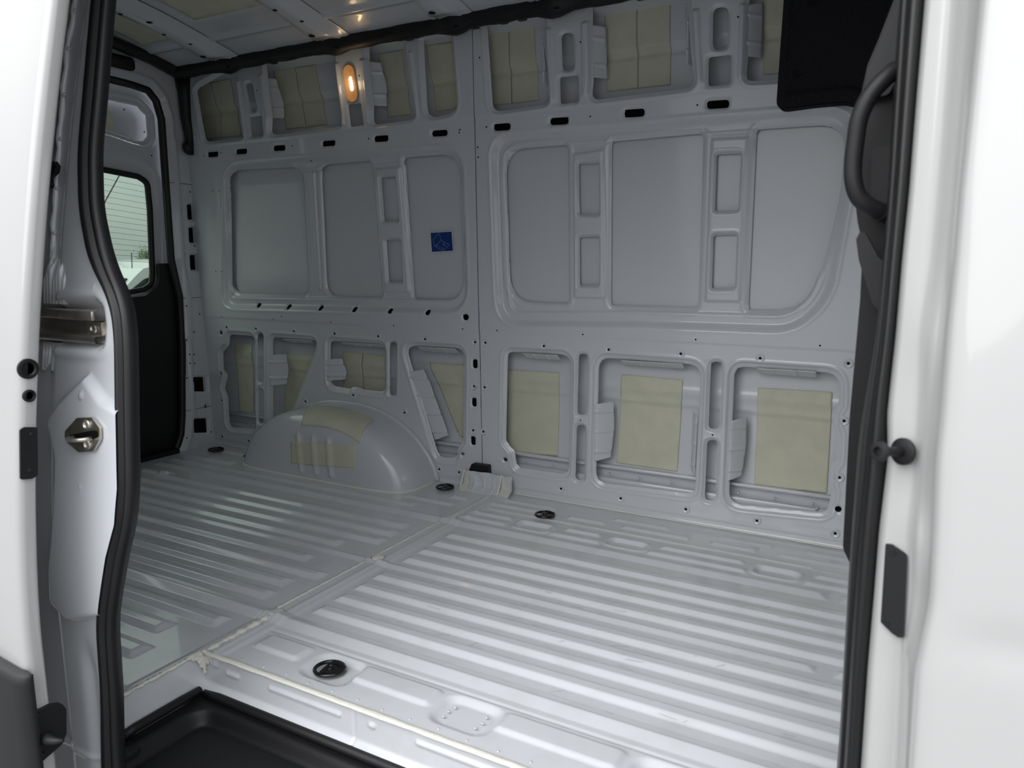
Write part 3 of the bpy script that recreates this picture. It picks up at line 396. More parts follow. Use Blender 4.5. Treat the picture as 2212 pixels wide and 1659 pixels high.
# cross joint
def fl_post(U, V):
    s = .004 * sst((U + 1.592) / .01) - .004 * sst((U + 1.512) / .014) + .004 * np.exp(-((U + 1.535) / .006) ** 2)
    e = -.012 * (1 - sst((V - .972) / .02)) * (U < -1.57)
    return s + e - .006 * np.exp(-((U + 1.503) / .01) ** 2) * 0
def ffn(U, V, H): return U, V, H
floor = empty('floor', (-1.7, 1.9, 0), kind='structure', label='white ribbed steel cargo floor')
gx = grid(-3.40, .22, .0065); gy = grid(.90, FB, .0030)
fout = [(-3.41, .90), (-1.572, .90), (-1.572, 1.186), (.23, 1.186), (.23, FB + .01), (-3.41, FB + .01)]
sheet('floor_sheet', gx, gy, ff, [], ffn, FLOORP, floor, outline=fout, post=fl_post, curl=0)
# riser of the step: two painted faces
def wob(a, b, n, f, amp, r0, rr=1.0):
    return [(tuple(np.array(a) + (np.array(b) - np.array(a)) * i / n + np.array((random.uniform(-amp, amp), random.uniform(-amp, amp), random.uniform(0, amp * .4)))), r0 * random.uniform(1 - rr * .3, 1 + rr * .3)) for i in range(n + 1)]
rf = []
def emb(x0, x1, z, h=.011): return dict(p=[(x0, z - h / 2, h / 2), (x1, z - h / 2, h / 2), (x1, z + h / 2, h / 2), (x0, z + h / 2, h / 2)], h=.005, w=.006, o=.003)
rf += [emb(-1.487, -1.44, -.037), emb(-1.336, -1.106, -.034), emb(-1.025, -1.005, -.031, .012), emb(-.893, -.60, -.031), emb(-.5, -.48, -.031), emb(-.4, -.1, -.031)]
rf += [dict(p=[(-1.54, -.035), (-1.515, -.035), (-1.515, .02), (-1.54, .02)], h=.006, w=.008)]
def rpost(U, V): return .020 * sst((-.078 - V) / .024) - .004 * np.exp(-((U + 1.067) / .003) ** 2)
sheet('riser_panel', grid(-1.572, .2, .004), grid(-.20, .001, .004), rf, [], lambda U, V, H: (U, 1.187 - H, V), FLOORP, floor, post=rpost, curl=0)
sheet('riser_panel', grid(.90, 1.19, .006), grid(-.22, -.0, .006), [], [], lambda U, V, H: (-1.572 + .006 * sst((-.1 - V) / .05) + H, U, V), FLOORP, floor, curl=0)
# sealant beads
def bead(name, pts, parent, flat=(1, .55), m=SEALANT, n=8):
    return MB().tube([p for p, r in pts], [r for p, r in pts], n, flat=flat).build(name, m, parent, smooth=True)
bead('sealant_bead', wob((-1.575, 1.186, .0), (.2, 1.186, .0), 60, 0, .0006, .0095, .3), floor, (1, .45))
bead('sealant_bead', wob((-1.572, .955, -.004), (-1.572, 1.186, .0), 34, 0, .0022, .006, 1.6), floor)
bead('sealant_bead', wob((-1.562, 1.18, .0), (-1.562, 1.40, .003), 26, 0, .003, .010, 1.5), floor)
bead('sealant_bead', wob((-1.578, 1.45, .004), (-1.578, 1.84, .004), 40, 0, .0012, .0045, .8), floor)
bead('sealant_bead', wob((-1.578, 1.90, .004), (-1.578, 2.28, .004), 40, 0, .0012, .0045, .8), floor)
bead('sealant_bead', wob((-1.570, 2.34, .004), (-1.566, 2.66, .004), 40, 0, .0015, .0045, .8), floor)
for y in (1.41, 1.865, 2.31):
    MB().lathe([(.001, .0), (.024, .0), (.018, .0025), (.001, .0030)], (-1.552, y + .01, .0105), (0, 0, 1), 20).build('sealant_patch', SEALANT, floor, smooth=True).scale = (1, 1, 1)
bead('sealant_bead', wob((-1.50, 2.507, .003), (-.25, 2.507, .003), 60, 0, .0006, .0022, .4), floor)
bead('sealant_bead', wob((-1.50, 2.725, .006), (.1, 2.728, .006), 80, 0, .0010, .0045, .7), floor)
bead('sealant_bead', wob((-3.3, 2.725, .005), (-2.85, 2.725, .005), 20, 0, .001, .004, .6), floor)
# film of sealant smeared over the step corner
def smear_post(U, V): return .0022 + .0016 * np.sin(U * 260 + 3 * np.sin(V * 190)) * np.sin(V * 170 + 2) + .001 * np.sin(U * 700 + V * 400)
sheet('sealant_smear', grid(-1.57, -1.50, .002), grid(-.075, .004, .002), [], [], lambda U, V, H: (U, 1.186 - H, V), SEALANT, floor, outline=[(-1.571, .002), (-1.512, .002), (-1.520, -.012), (-1.531, -.010), (-1.534, -.030), (-1.545, -.020), (-1.551, -.036), (-1.557, -.028), (-1.562, -.062), (-1.571, -.066)], post=smear_post, curl=0)
sheet('sealant_smear', grid(1.13, 1.188, .002), grid(-.075, .004, .002), [], [], lambda U, V, H: (-1.567 + H, U, V), SEALANT, floor, outline=[(1.187, .003), (1.140, .003), (1.150, -.010), (1.163, -.014), (1.168, -.034), (1.176, -.040), (1.180, -.06), (1.187, -.06)], post=smear_post, curl=0)
# spot welds on the pans
mb = MB()
for x in wells[1:]:
    for dx, dy in ((-.04, .02), (-.045, -.0), (-.045, -.02), (.042, .022), (.045, .0), (.04, -.022)):
        mb.lathe([(.0001, 0), (.004, 0), (.003, .0015), (.0001, .002)], (x + dx, 1.28 + dy, -.0045), (0, 0, 1), 8)
for k in range(22): mb.lathe([(.0001, 0), (.004, 0), (.003, .0012), (.0001, .0018)], (-1.45 + .075 * k, 1.207 + .002 * (k % 3), 0), (0, 0, 1), 8)
tag(mb.build('spot_welds', FLOORP, floor, smooth=True), kind='stuff')
# hairline scratches in the paint
mb = MB()
for k in range(46):
    x = random.uniform(-1.4, -.15); y = random.uniform(1.42, 2.2); a = random.uniform(-.15, .15) if k % 2 else random.uniform(.2, 1.3); L = random.uniform(.01, .06)
    zt = .0004
    for yy in RY + WY_:
        if yy - .012 < y < yy + .052: zt = .0106
    mb.box((x, y, zt), (L, .0007, .0003), rot=Matrix.Rotation(a, 3, 'Z'))
tag(mb.build('scratches', mat('scratch', (.30, .30, .31), .6), floor), kind='stuff')
# folded brackets at the foot of the wall joint
def bk_post(U, V):
    g = 0
    for k in range(3): g = g + .010 * np.clip(1 - np.abs(U - (-1.675 + .047 * k)) / (.004 + .13 * np.clip(.062 - V, 0, .06)), 0, 1) * (V < .062) * np.clip(V / .02, 0, 1)
    return g + .035 * (1 - sst(V / .030)) + .002 * np.sin(U * 90 + V * 60)
sheet('joint_bracket', grid(-1.735, -1.488, .003), grid(.0, .092, .003), [], [], lambda U, V, H: (U, 2.700 - H, V), PAINT, floor, outline=[(-1.733, .0), (-1.490, .0), (-1.490, .085), (-1.56, .083), (-1.60, .088), (-1.70, .084), (-1.733, .088)], post=bk_post, curl=0)
for a, b in ((-1.735, -1.700), (-1.545, -1.488)):
    sheet('sealant_smear', grid(a, b, .0025), grid(.0, .092, .0025), [], [], lambda U, V, H: (U, 2.6975 - H, V), SMEAR, floor, outline=[(a + .002, .001), (b - .002, .001), (b - .006, .05), (b - .003, .088), ((a + b) / 2, .080), (a + .004, .088), (a + .006, .04)], post=lambda U, V: bk_post(U, V) * .6 + .001 * np.sin(U * 500 + V * 30) + .014 * (1 - sst(V / .030)), curl=0)
    bead('sealant_bead', wob((a + .004, 2.70, .088), (a + .002, 2.665, .004), 14, 0, .0012, .0055, .8), floor, (1, .6))
# ---------------------------------------------------------------- ceiling
def ceil_z(y): return 2.03 - .15 * np.clip((np.abs(y - 1.80) - .2) / .72, 0, 1.2) ** 1.6 + .03
ceil = empty('ceiling', (-1.7, 1.8, 2.05), kind='structure', label='white steel roof with cross bows')
def cfn(U, V, H): return U, V, ceil_z(V) - H
cf = []
bx = [-2.99, -2.32, -1.71, -1.28, -.65, -.05]
sheet('roof_skin', grid(-3.46, .2, .02), grid(.80, 2.80, .01), [dict(p=[(a + .1, 1.0, .05), (b - .1, 1.0, .05), (b - .1, 2.35, .05), (a + .1, 2.35, .05)], h=-.008, w=.03) for a, b in zip(bx, bx[1:])] + [dict(p=[(-3.5, 2.47), (.2, 2.47), (.2, 2.475), (-3.5, 2.475)], k='r', h=.008, o=0, w=.012)], [], cfn, PAINT, ceil, curl=0)
for x in bx:
    ys = grid(.9, 2.605, .02); rows = []
    for y in ys:
        b = ceil_z(y) - .002; d = .048 * (1 - .72 * sst((y - 2.50) / .10)); w = .050 + .022 * sst((y - 2.35) / .3)
        rows.append([(x - w - .025, y, b - .002), (x - w - .012, y, b - .006), (x - w * .8, y, b - d + .006), (x - w * .7, y, b - d), (x - .008, y, b - d + .001), (x + .008, y, b - d + .001), (x + w * .7, y, b - d), (x + w * .8, y, b - d + .006), (x + w + .012, y, b - .006), (x + w + .025, y, b - .002)])
    o = loft('roof_bow', rows, PAINT, ceil)
    dm = MB()
    for k in range(14):
        y = 1.3 + .1 * k; dm.lathe([(.0001, 0), (.009 if k % 3 else .014, 0), (.009 if k % 3 else .014, .001), (.0001, .0011)], (x + .028 * (1 if k % 2 else -.6), y, ceil_z(y) - .05 + (.029 * float(sst((y - 2.62) / .08)))), (0, 0, -1), 12)
    tag(dm.build('bow_hole_shading', DARK, ceil), kind='stuff')  # black discs painting the dark insides of the holes
for q in ([(-2.84, 2.33), (-2.40, 2.33), (-2.40, 1.95), (-2.84, 1.95)], [(-3.32, 2.42), (-3.10, 2.42), (-3.10, 2.0), (-3.32, 2.0)], [(-2.2, 2.33), (-1.85, 2.33), (-1.85, 1.95), (-2.2, 1.95)]):
    a = np.array(q); o = sheet('damping_pad', grid(a[:, 0].min(), a[:, 0].max(), .02), grid(a[:, 1].min(), a[:, 1].max(), .02), [], [], lambda U, V, H: (U, V, ceil_z(V) + .008 - .006), PAD, ceil, curl=0)
    sm = o.modifiers.new('thickness', 'SOLIDIFY'); sm.thickness = .003
for x in (-2.70, -2.02, -1.63):
    z = float(ceil_z(2.66)); MB().lathe([(.001, 0), (.004, 0), (.004, .012), (.022, .014), (.022, .019), (.001, .021)], (x, 2.62, z - .002), (0, 0, -1), 16).build('roof_clip', GREYPL, ceil, smooth=True, angle=40)

# ---------------------------------------------------------------- rear frame and rear doors
rear = empty('wall_left', (-3.4, 2.5, 0), kind='structure', label='rear end frame of the cargo bay around the rear doors')
inner = D['rf_inner']
mir = lambda y: 3.60 - y
outp = [(2.46, -.02), (2.80, -.02), (2.80, 2.06), (.80, 2.06), (.80, -.02), (1.14, -.02)]
holeop = [(p[0], p[1], .03) for p in inner] + [(2.45, -.04), (1.15, -.04)] + [(mir(p[0]), p[1], .03) for p in inner[::-1]]
rh = D['rf_holes']
sheet('rear_frame_panel', grid(.82, 2.79, .005), grid(-.02, 2.05, .005), [dict(p=p, h=-.004, w=.004, o=.008) for p in rh] + [dict(p=holeop, k='r', h=-.012, o=.0, w=.02), dict(p=holeop, k='r', h=.006, o=.045, w=.012), dict(p=[(2.618, .0), (2.626, 0), (2.626, 1.6), (2.618, 1.6)], k='r', h=.004, o=0, w=.006),
   dict(p=[(2.59, .40, .01), (2.635, .34, .01), (2.66, .42, .01), (2.66, .55, .01), (2.62, .61, .01), (2.59, .55, .01)], h=-.005, w=.006)], [holeop] + rh + [circ(*D['rf_hole_r'], .011)], lambda U, V, H: (-3.40 + H, U, V), PAINT, rear, curl=.008)
mb = MB()  # black boxes and dots painting the shade inside the frame holes
for p in rh: 
    a = np.array([q[:2] for q in p]).mean(0); mb.box((-3.432, a[0], a[1]), (.012, .13, .115))
mb.box((-3.43, *D['rf_hole_r']), (.03, .03, .03))
for y, z in D['rf_dots']: mb.lathe([(.0001, 0), (.0042, 0), (.0042, .0008), (.0001, .0009)], (-3.3985, y, z), (1, 0, 0), 10)
mb.build('hole_shade_backing', DARK, rear)
for z in (1.39, .805, .21): MB().box((-3.3985, 2.655, z), (.002, .17, .0022)).build('panel_joint', GREYPL, rear)

def rear_door(nm, s):
    f = (lambda y: y) if s > 0 else mir
    root = empty(nm, (-3.47, f(2.2), 0), kind='structure', label='rear cargo door with a tall window, closed' if s > 0 else 'other rear cargo door, closed')
    ro = D['rd_out']
    out = [(1.815, -.02)] + [(1.815, 1.91)] + [(p[0], p[1], .02) for p in ro] + [(2.55, -.02)]
    gl = D['rd_glass']; gl = [(max(p[0], 1.90), p[1], p[2]) for p in gl]
    gate = [(q[0], q[1], .055) for q in gl]; RREC = [(max(q[0], 1.93), q[1], q[2]) for q in D['rd_rec']]
    sheet('door_sheet', grid(1.81, 2.66, .006), grid(-.02, 1.92, .006),
          [dict(p=gate, h=-.012, w=.03, o=.075), dict(p=D['rd_rec'], h=-.012, w=.012, o=.030), dict(p=D['rd_rec'], k='r', h=.004, o=.034, w=.006)], [gate, RREC], lambda U, V, H: (-3.47 + H, f(U), V), PAINT, root, outline=out)
    P = rpoly(gate); o_ = 0
    MB().prism([tuple(q) for q in P], lambda u, v, h: (-3.482 - h, f(u), v), .004).build('glass_pane' if s > 0 else 'light_block_panel', GLASS if s > 0 else PAINT, root)  # unseen second door gets a solid panel, added to keep daylight out
    rows = []
    n = len(P); c = P.mean(0)
    for i in range(n + 1):
        q = P[i % n]; a = P[i - 1]; b = P[(i + 1) % n]; t = b - a; nn = np.array((t[1], -t[0])); nn = nn / (np.linalg.norm(nn) + 1e-9)
        if nn @ (c - q) < 0: nn = -nn
        i_ = q + nn * .022; o2 = q - nn * .004
        rows.append([(-3.468, f(o2[0]), o2[1]), (-3.462, f(q[0]), q[1]), (-3.465, f(i_[0]), i_[1]), (-3.481, f(i_[0]), i_[1])])
    loft('gasket', rows, RUBBER, root)
    MB().prism([(1.88, 1.50), (2.58, 1.50), (2.58, 1.86), (1.88, 1.86)], lambda u, v, h: (-3.525 - h, f(u), v), .003).build('outer_panel', PAINT, root)
    MB().prism([(2.0, 1.60), (2.375, 1.605), (2.37, 1.715), (2.0, 1.72)], lambda u, v, h: (-3.520 - h, f(u), v), .004).build('damping_pad', PAD, root)
    MB().prism([(2.33, 1.575), (2.45, 1.572), (2.45, 1.605), (2.335, 1.61)], lambda u, v, h: (-3.50 - h, f(u), v), .01).build('inner_bracket', PAINT, root)
    # dark lower lining
    tr = [(1.82, .01), (2.60, .01, .05)] + [(2.605, .3), (2.628, .8), (2.628, .985, .01), (2.505, .985, .01), (2.50, .88, .06), (2.42, .825, .05), (2.0, .80, .05), (1.82, .79)]
    MB().prism([tuple(q) for q in rpoly(tr)], lambda u, v, h: (-3.462 + h, f(u), v), .022).build('door_lining', PLASTIC, root)
    MB().prism([tuple(q) for q in rpoly([(2.02, .22, .02), (2.42, .22, .02), (2.42, .48, .02), (2.02, .48, .02)])], lambda u, v, h: (-3.441 + h, f(u), v), .006).build('storage_pocket', PLASTIC, root)
    if s > 0:
        for a, b in D['wires']:
            k = (b[1] - a[1]) / (b[0] - a[0]); y1 = 2.512; y0 = 1.93
            MB().tube([(-3.481, y0, a[1] + k * (y0 - a[0])), (-3.481, y1, a[1] + k * (y1 - a[0]))], .0007, 5).build('heating_wire', WIRE, root)
    for y, z in ((2.315, 1.74), (2.40, 1.72), (2.30, 1.58), (2.50, 1.63), (2.56, 1.80), (2.53, 1.52)):
        MB().lathe([(.0001, 0), (.004, 0), (.004, .001), (.0001, .0011)], (-3.468, f(y), z), (1, 0, 0), 10).build('screw_hole_shade', DARK, root)  # black disc in place of a shaded hole
    return root
rear_door('door_1', 1); rear_door('door_2', -1)
# black rubber between frame and door
mb = MB(); pts = [(-3.425, p[0] + .004, p[1]) for p in inner]
mb.tube(pts, .020, 10); mb.tube([(-3.44, 2.50, .004), (-3.44, 1.1, .004)], .018, 10)
tag(mb.build('rear_door_seal', RUBBER, smooth=True), 'black rubber seal around the rear door opening', 'seal')
MB().box((-3.41, 1.8, .008), (.07, 1.4, .03), .006).build('door_sill', PLASTIC, rear, smooth=True)

# ---------------------------------------------------------------- near side: body shell with the door opening
front = empty('wall_front', (-1.7, .86, 0), kind='structure', label='near body side around the sliding door opening')
zz = list(np.linspace(-.25, 2.02, 30))
loft('rear_quarter_panel', [[(-3.42, .862 + lean(z), z), (-1.74, .862 + lean(z), z)] for z in zz], PAINT, front)
loft('rear_quarter_skin', [[(-3.46, .77 + lean(z), z), (-1.64, .77 + lean(z), z)] for z in zz], BODY, front)
MB().box((-.6, 1.06, 1.95), (2.1, .12, .22), .03).build('door_header', PAINT, front, smooth=True, angle=40)
MB().box((-1.6, 1.8, 2.12), (3.9, 2.0, .04), .01).build('roof_outer', BODY, front)
MB().box((-3.5, 1.8, -.10), (.06, 2.0, .12), .01).build('rear_bumper', PLASTIC, front)
# left jamb: stamped pillar
jam = empty('trim_1', (-1.4, .84, 0), kind='structure', label='white steel door pillar to the left of the opening')
sl = D['sealL']
jo = [(-1.82, -.24), (-1.82, 1.86), (sl[0][1][0] - .005, 1.86)] + [((a[0] * .5 + b[0] * .5), b[1]) for a, b in sl] + [(-1.415, -.24)]
def jpost(U, V):
    h = .004 * np.exp(-((V + .02 - .02 * U) / .006) ** 2) * (U < -1.4)
    return h + .010 * sst((U + 1.575) / .03) - .010 * np.exp(-((U + 1.46 + .0 * V) / .02) ** 2) * sst((.24 - V) / .1)
sheet('pillar_panel', grid(-1.82, -1.27, .0035), grid(-.24, 1.86, .0045),
      [dict(p=D['jland'], h=.016, w=.016), dict(p=D['jrail'], h=-.028, w=.03), dict(p=D['jrail'], k='r', h=.004, o=.006, w=.010)] +
      [dict(p=circ(-1.43, .74 - .0, .009), h=.003, w=.004), dict(p=circ(-1.43, .56, .006), h=.002, w=.003), dict(p=circ(-1.43, .95, .006), h=.002, w=.003)],
      [], lambda U, V, H: (U, .84 + lean(V) - H, V), PAINT, jam, outline=jo, post=jpost, curl=0)
js = D['jseal']
def dens(P, n):
    P = np.array(P); t = np.linspace(0, len(P) - 1, n); return np.stack([np.interp(t, range(len(P)), P[:, i]) for i in range(2)], -1)
mb = MB()
q = dens(js, 40); mb.tube([(x + .002 * math.sin(i * 1.3), .842 + float(lean(z)), z) for i, (x, z) in enumerate(q)], [.010 + .0015 * math.sin(i * 2.1) for i in range(len(q))], 10, flat=(1, .55))
for x, z in q[4::5]: mb.tube([(x - .009, .838 + float(lean(z)), z - .004), (x + .010, .836 + float(lean(z)), z + .003)], [.003, .0035], 7)
mb.build('sealant_bead', PAINT, jam, smooth=True)
mb = MB()
for k in range(7):
    x0 = -1.600 + .011 * k; mb.tube([(x0, .836 + float(lean(.92)), .912), (x0 + .004, .832 + float(lean(.97)), .96 + .01 * (k % 3)), (x0 + .002, .842 + float(lean(1.03)), 1.02 + .012 * math.sin(k * 2.))], [.0075, .0085, .004], 8, flat=(1, .6))
for k in range(6):
    x0 = -1.600 + .011 * k; mb.tube([(x0, .842 + float(lean(.83)), .832), (x0 + .002, .836 + float(lean(.79)), .775 + .006 * (k % 3))], [.008, .006], 8, flat=(1, .6))
mb.build('sealant_smear', PAINT, jam, smooth=True)
for p in D['jblack']:
    MB().prism([tuple(q) for q in rpoly([(a[0], a[1], .004) for a in p])], lambda u, v, h: (u, .826 + float(lean(v)) - h, v), .01).build('hinge_cover', PLASTIC, jam)

# right jamb: lofted pillar and cab side
rj = empty('trim_2', (0, .84, 0), kind='structure', label='white steel door pillar and body side to the right of the opening')
def rows_interp(T, z, k):     # T rows [[x,z],...] -> x at height z for column k
    zs = np.array([t[k][1] for t in T][::-1]); xs_ = np.array([t[k][0] for t in T][::-1]); return float(np.interp(z, zs, xs_))
rows = []
for z in np.arange(-.25, 1.90, .0125):
    a, b, c, s = [rows_interp(D['jambR'], z, k) for k in range(4)]; L = float(lean(z))
    bump = .006 * math.exp(-((z - .93) / .05) ** 2) + .008 * math.exp(-((z - .72) / .03) ** 2) - .008 * (1 if z < .60 else 0) * min(1, (.60 - z) / .03)
    rows.append([(a, .95 + L, z), (a, .875 + L, z), (a, .850 + L, z), (a * .7 + b * .3, .841 + L, z), (b - .003, .838 + L - bump * .5, z), (b + .003, .835 + L - bump, z), (b * .5 + c * .5, .826 + L - bump, z), (c - .003, .815 + L - bump * .6, z), (c + .002, .809 + L, z), (s - .004, .782 + L, z), (s, .774 + L, z), (s + .005, .770 + L, z), (s + .02, .768 + L, z), (s + .06, .768 + L + .004 * math.exp(-((z - .64) / .02) ** 2), z), (.12, .768 + L + .004 * math.exp(-((z - .64) / .02) ** 2), z), (.2, .768 + L, z)])
loft('pillar_panel', rows, BODY, rj)
loft('cab_door_skin', [[(.205, .80 + float(lean(z)), z), (.207, .772 + float(lean(z)), z), (.215, .768 + float(lean(z)), z), (1.0, .78 + float(lean(z)), z)] for z in np.arange(-.5, 1.9, .05)], BODY, rj)
# unseen cab end, an open shell shaped to let daylight in
rw = empty('wall_right', (.2, 1.8, 0), kind='structure', label='dark front end of the cargo bay behind the seats')
MB().box((.24, 1.80, .28), (.03, 2.0, 1.14), .004).build('bulkhead_panel', GREYPL, rw)
MB().box((.9, 1.80, 1.62), (1.34, 2.0, .10), .01).build('cab_roof', FELT, rw)  # added to cut steep sky light through the opening
MB().box((.24, 1.80, 1.85), (.03, 2.0, .45), .004).build('header_panel', FELT, rw)
MB().box((1.0, 1.80, .70), (.7, 1.9, .18), .04).build('dashboard', GREYPL, rw)
MB().box((.9, 2.84, 1.2), (1.3, .05, .9), .01).build('cab_side', GREYPL, rw)
MB().box((.9, .95, 1.2), (1.3, .05, .9), .01).build('cab_side', GREYPL, rw)

# ================================================================ THINGS
# wheel arch
wa = empty('wheel_arch', (-2.39, 2.70, 0), label='rounded white wheel arch on the floor against the side wall, with two pads', cat='wheel arch')
xc, aa, zb, cc = -2.420, .520, .318, .272
def arch_dir(ca, sa):
    rho = np.ones(np.shape(ca))
    for _ in range(25):
        e = np.abs(rho * ca) ** 2.3 + np.abs(rho * sa) ** 1.6; rho = rho * e ** (-.45)
    return rho
def arch_pt(ang, q):      # direction around the arch, q 0 centre of the nose .. 1 foot on the wall
    ca, sa = np.cos(ang), np.sin(ang); rho = arch_dir(ca, sa)
    pr = np.where(q < .65, q / .65 * .85, 1 - .15 * (np.clip(1 - q, 0, 1) / .35) ** 3)
    dep = np.clip(1 - pr ** 6.06, 0, 1) ** .165
    return xc + aa * rho * ca * pr, zb * rho * sa * pr, cc * dep
s_, t_ = np.meshgrid(np.linspace(-1, 1, 301), np.linspace(0, 1, 151), indexing='ij')
NU, NV = s_.shape; qq = np.maximum(np.abs(s_), t_); X, Z, Yd = arch_pt(np.arctan2(t_, s_), qq)
def groove(X, Z): 
    g = 0
    for gx_ in (-2.478, -2.386, -2.296):
        dx = np.abs(X - gx_ + (Z - .12) * .05); dz = np.clip(np.maximum(.042 - Z, Z - .20), 0, 1)
        g = g + .012 * np.exp(-((np.hypot(dx, dz)) / .0125) ** 2)
    return g
Yd = Yd + groove(X, Z) * (qq < .9)
V3 = np.stack([X, 2.735 - .026 * Z - Yd, Z], -1).reshape(-1, 3); ii = np.arange(NU * NV).reshape(NU, NV)
F = np.stack([ii[:-1, :-1], ii[1:, :-1], ii[1:, 1:], ii[:-1, 1:]], -1).reshape(-1, 4)
link('arch_shell', npmesh('arch_shell', V3, F), PAINT, wa)
# flange around its foot and sealant line
pl = []; 
for t in np.linspace(0, math.pi, 60):
    x, z, _ = arch_pt(np.array(t), np.array(1.0)); pl.append((float(x), float(2.731 - .026 * z), float(z)))
MB().tube(pl, .012, 8, flat=(1, 1)).build('arch_flange', PAINT, wa, smooth=True)
pl2 = []
for v in np.linspace(1, 0, 60):
    x, z, yd = arch_pt(np.array(.0), np.array(v)); pl2.append((float(x), float(2.735 - yd), .003))
for v in np.linspace(0, 1, 60):
    x, z, yd = arch_pt(np.array(math.pi), np.array(v)); pl2.append((float(x), float(2.735 - yd), .003))
MB().tube(pl2, .006, 8).build('sealant_bead', SEALANT, wa, smooth=True)
from mathutils.bvhtree import BVHTree
_bv = BVHTree.FromPolygons([Vector(v) for v in V3.tolist()], F.tolist())
def pad_on_arch(quad, view):
    q = [np.array(p) for p in quad]; n, m_ = 44, 24; rows = []
    for i in range(n + 1):
        r = []
        for j in range(m_ + 1):
            u, v = i / n, j / m_; p = q[0] * (1 - u) * (1 - v) + q[1] * u * (1 - v) + q[2] * u * v + q[3] * (1 - u) * v
            o_, d_ = ((p[0], 1.5, p[1]), (0, 1, 0)) if view == 'front' else ((p[0], p[1], 1.0), (0, 0, -1))
            h = _bv.ray_cast(Vector(o_), Vector(d_)); c = h[0]; nn = h[1] if h[1].dot(Vector(d_)) < 0 else -h[1]
            r.append(tuple(c + nn * .0022))
        rows.append(r)
    o = loft('damping_pad', rows, PAD, wa); sm = o.modifiers.new('thickness', 'SOLIDIFY'); sm.thickness = .002; sm.offset = 0
pad_on_arch([(-2.530, .172), (-2.144, .196), (-2.153, .094), (-2.535, .066)], 'front')
pad_on_arch([(-2.525, 2.600), (-2.165, 2.620), (-2.135, 2.478), (-2.465, 2.468)], 'top')

# tie-down rings
def ring(nm_loc, label, yaw, big=True, tilt=0):
    x, y, z = nm_loc
    root = empty('tie_down_ring', (0, 0, 0), label=label, cat='tie-down ring', group='tie-down rings on the cargo floor')
    MB().torus((0, 0, .010), .0335, .0050, n=44, m=10, sx=1.08, sy=.98).build('ring', GLOSS, root, smooth=True)
    mb = MB(); mb.prism([tuple(q) for q in rpoly([(-.021, -.022, .003), (.012, -.024, .006), (.036, -.012, .006), (.041, .000, .004), (.036, .014, .005), (.000, .032, .004), (-.006, .026, .004)])], lambda u, v, h: (u, v, .003 + h), .010)
    mb.lathe([(.001, .013), (.0105, .013), (.0095, .0165), (.006, .0165), (.005, .0145), (.001, .0145)], (.002, .0, 0), (0, 0, 1), 20)
    mb.tube([(.002, .028, .0125), (.020, .016, .0135), (.037, .004, .0120)], [.0055, .0065, .0055], 10)
    mb.build('base', GLOSS, root, angle=35)
    root.location = (x, y, z); root.rotation_euler = (0, 0, yaw); return root
ring((-1.222, 1.278, -.008), 'black tie-down ring nearest the door, lying in its pan at the floor edge', R(26))
ring((-1.80, 2.645, .001), 'black tie-down ring beside the front foot of the wheel arch', R(28))
ring((-1.249, 2.530, .002), 'black tie-down ring on the far floor edge right of the floor joint', R(25))
ring((-2.968, 2.612, .002), 'black tie-down ring just behind the wheel arch, the right one of the rear pair', R(35))
ring((-3.235, 2.610, .002), 'black tie-down ring in the rear corner of the floor, smallest in view', R(35))

# interior lamp
lp = D['lamp']; lc = np.array([q[:2] for q in lp]).mean(0)
ax = (np.array(lp[0][:2]) + np.array(lp[1][:2])) / 2 - (np.array(lp[2][:2]) + np.array(lp[3][:2])) / 2; ax = ax / np.linalg.norm(ax)
Lr = empty('interior_lamp', (lc[0], wy(lc[1]) - .004, lc[1]), label='small oval interior lamp glowing orange on the upper wall post', cat='lamp')
def lpt(u, v, h): px_ = lc[0] + u * ax[1] + v * ax[0]; pz_ = lc[1] - u * ax[0] + v * ax[1]; return (px_, wy(pz_) - .004 - h, pz_)
def stad(a, b, n=10):
    P = [(a * math.cos(t), (b - a) + a * math.sin(t)) for t in np.linspace(0, math.pi, n)] + [(a * math.cos(t), -(b - a) + a * math.sin(t)) for t in np.linspace(math.pi, 2 * math.pi, n)]
    return P
MB().prism(stad(.033, .083), lambda u, v, h: lpt(u, v, h), .006).build('frame', LIME, Lr)
MB().prism(stad(.028, .077), lambda u, v, h: lpt(u, v, .006 + h), .004).build('lens', AMBER, Lr)
mb = MB()
for k in range(4):
    a, b = .0235 - .0055 * k, .071 - .0075 * k; P = stad(a, b, 12); P.append(P[0]); mb.tube([lpt(u, v, .0105) for u, v in P], .0008, 5, cap=False)
mb.build('lens_rings', LIME, Lr)
MB().prism(stad(.0085, .030), lambda u, v, h: lpt(u + .009, v - .004, .0085 + h), .0035).build('bulb', HOT, Lr)
pl_ = bpy.data.lights.new('lamp_light', 'POINT'); pl_.energy = .10; pl_.color = (1, .72, .4); pl_.shadow_soft_size = .02
plo = bpy.data.objects.new('lamp_light', pl_); COL.objects.link(plo); plo.location = (lc[0], wy(lc[1]) - .05, lc[1]); plo.parent = Lr; plo.matrix_parent_inverse = Matrix.Translation(-Vector(Lr.location))

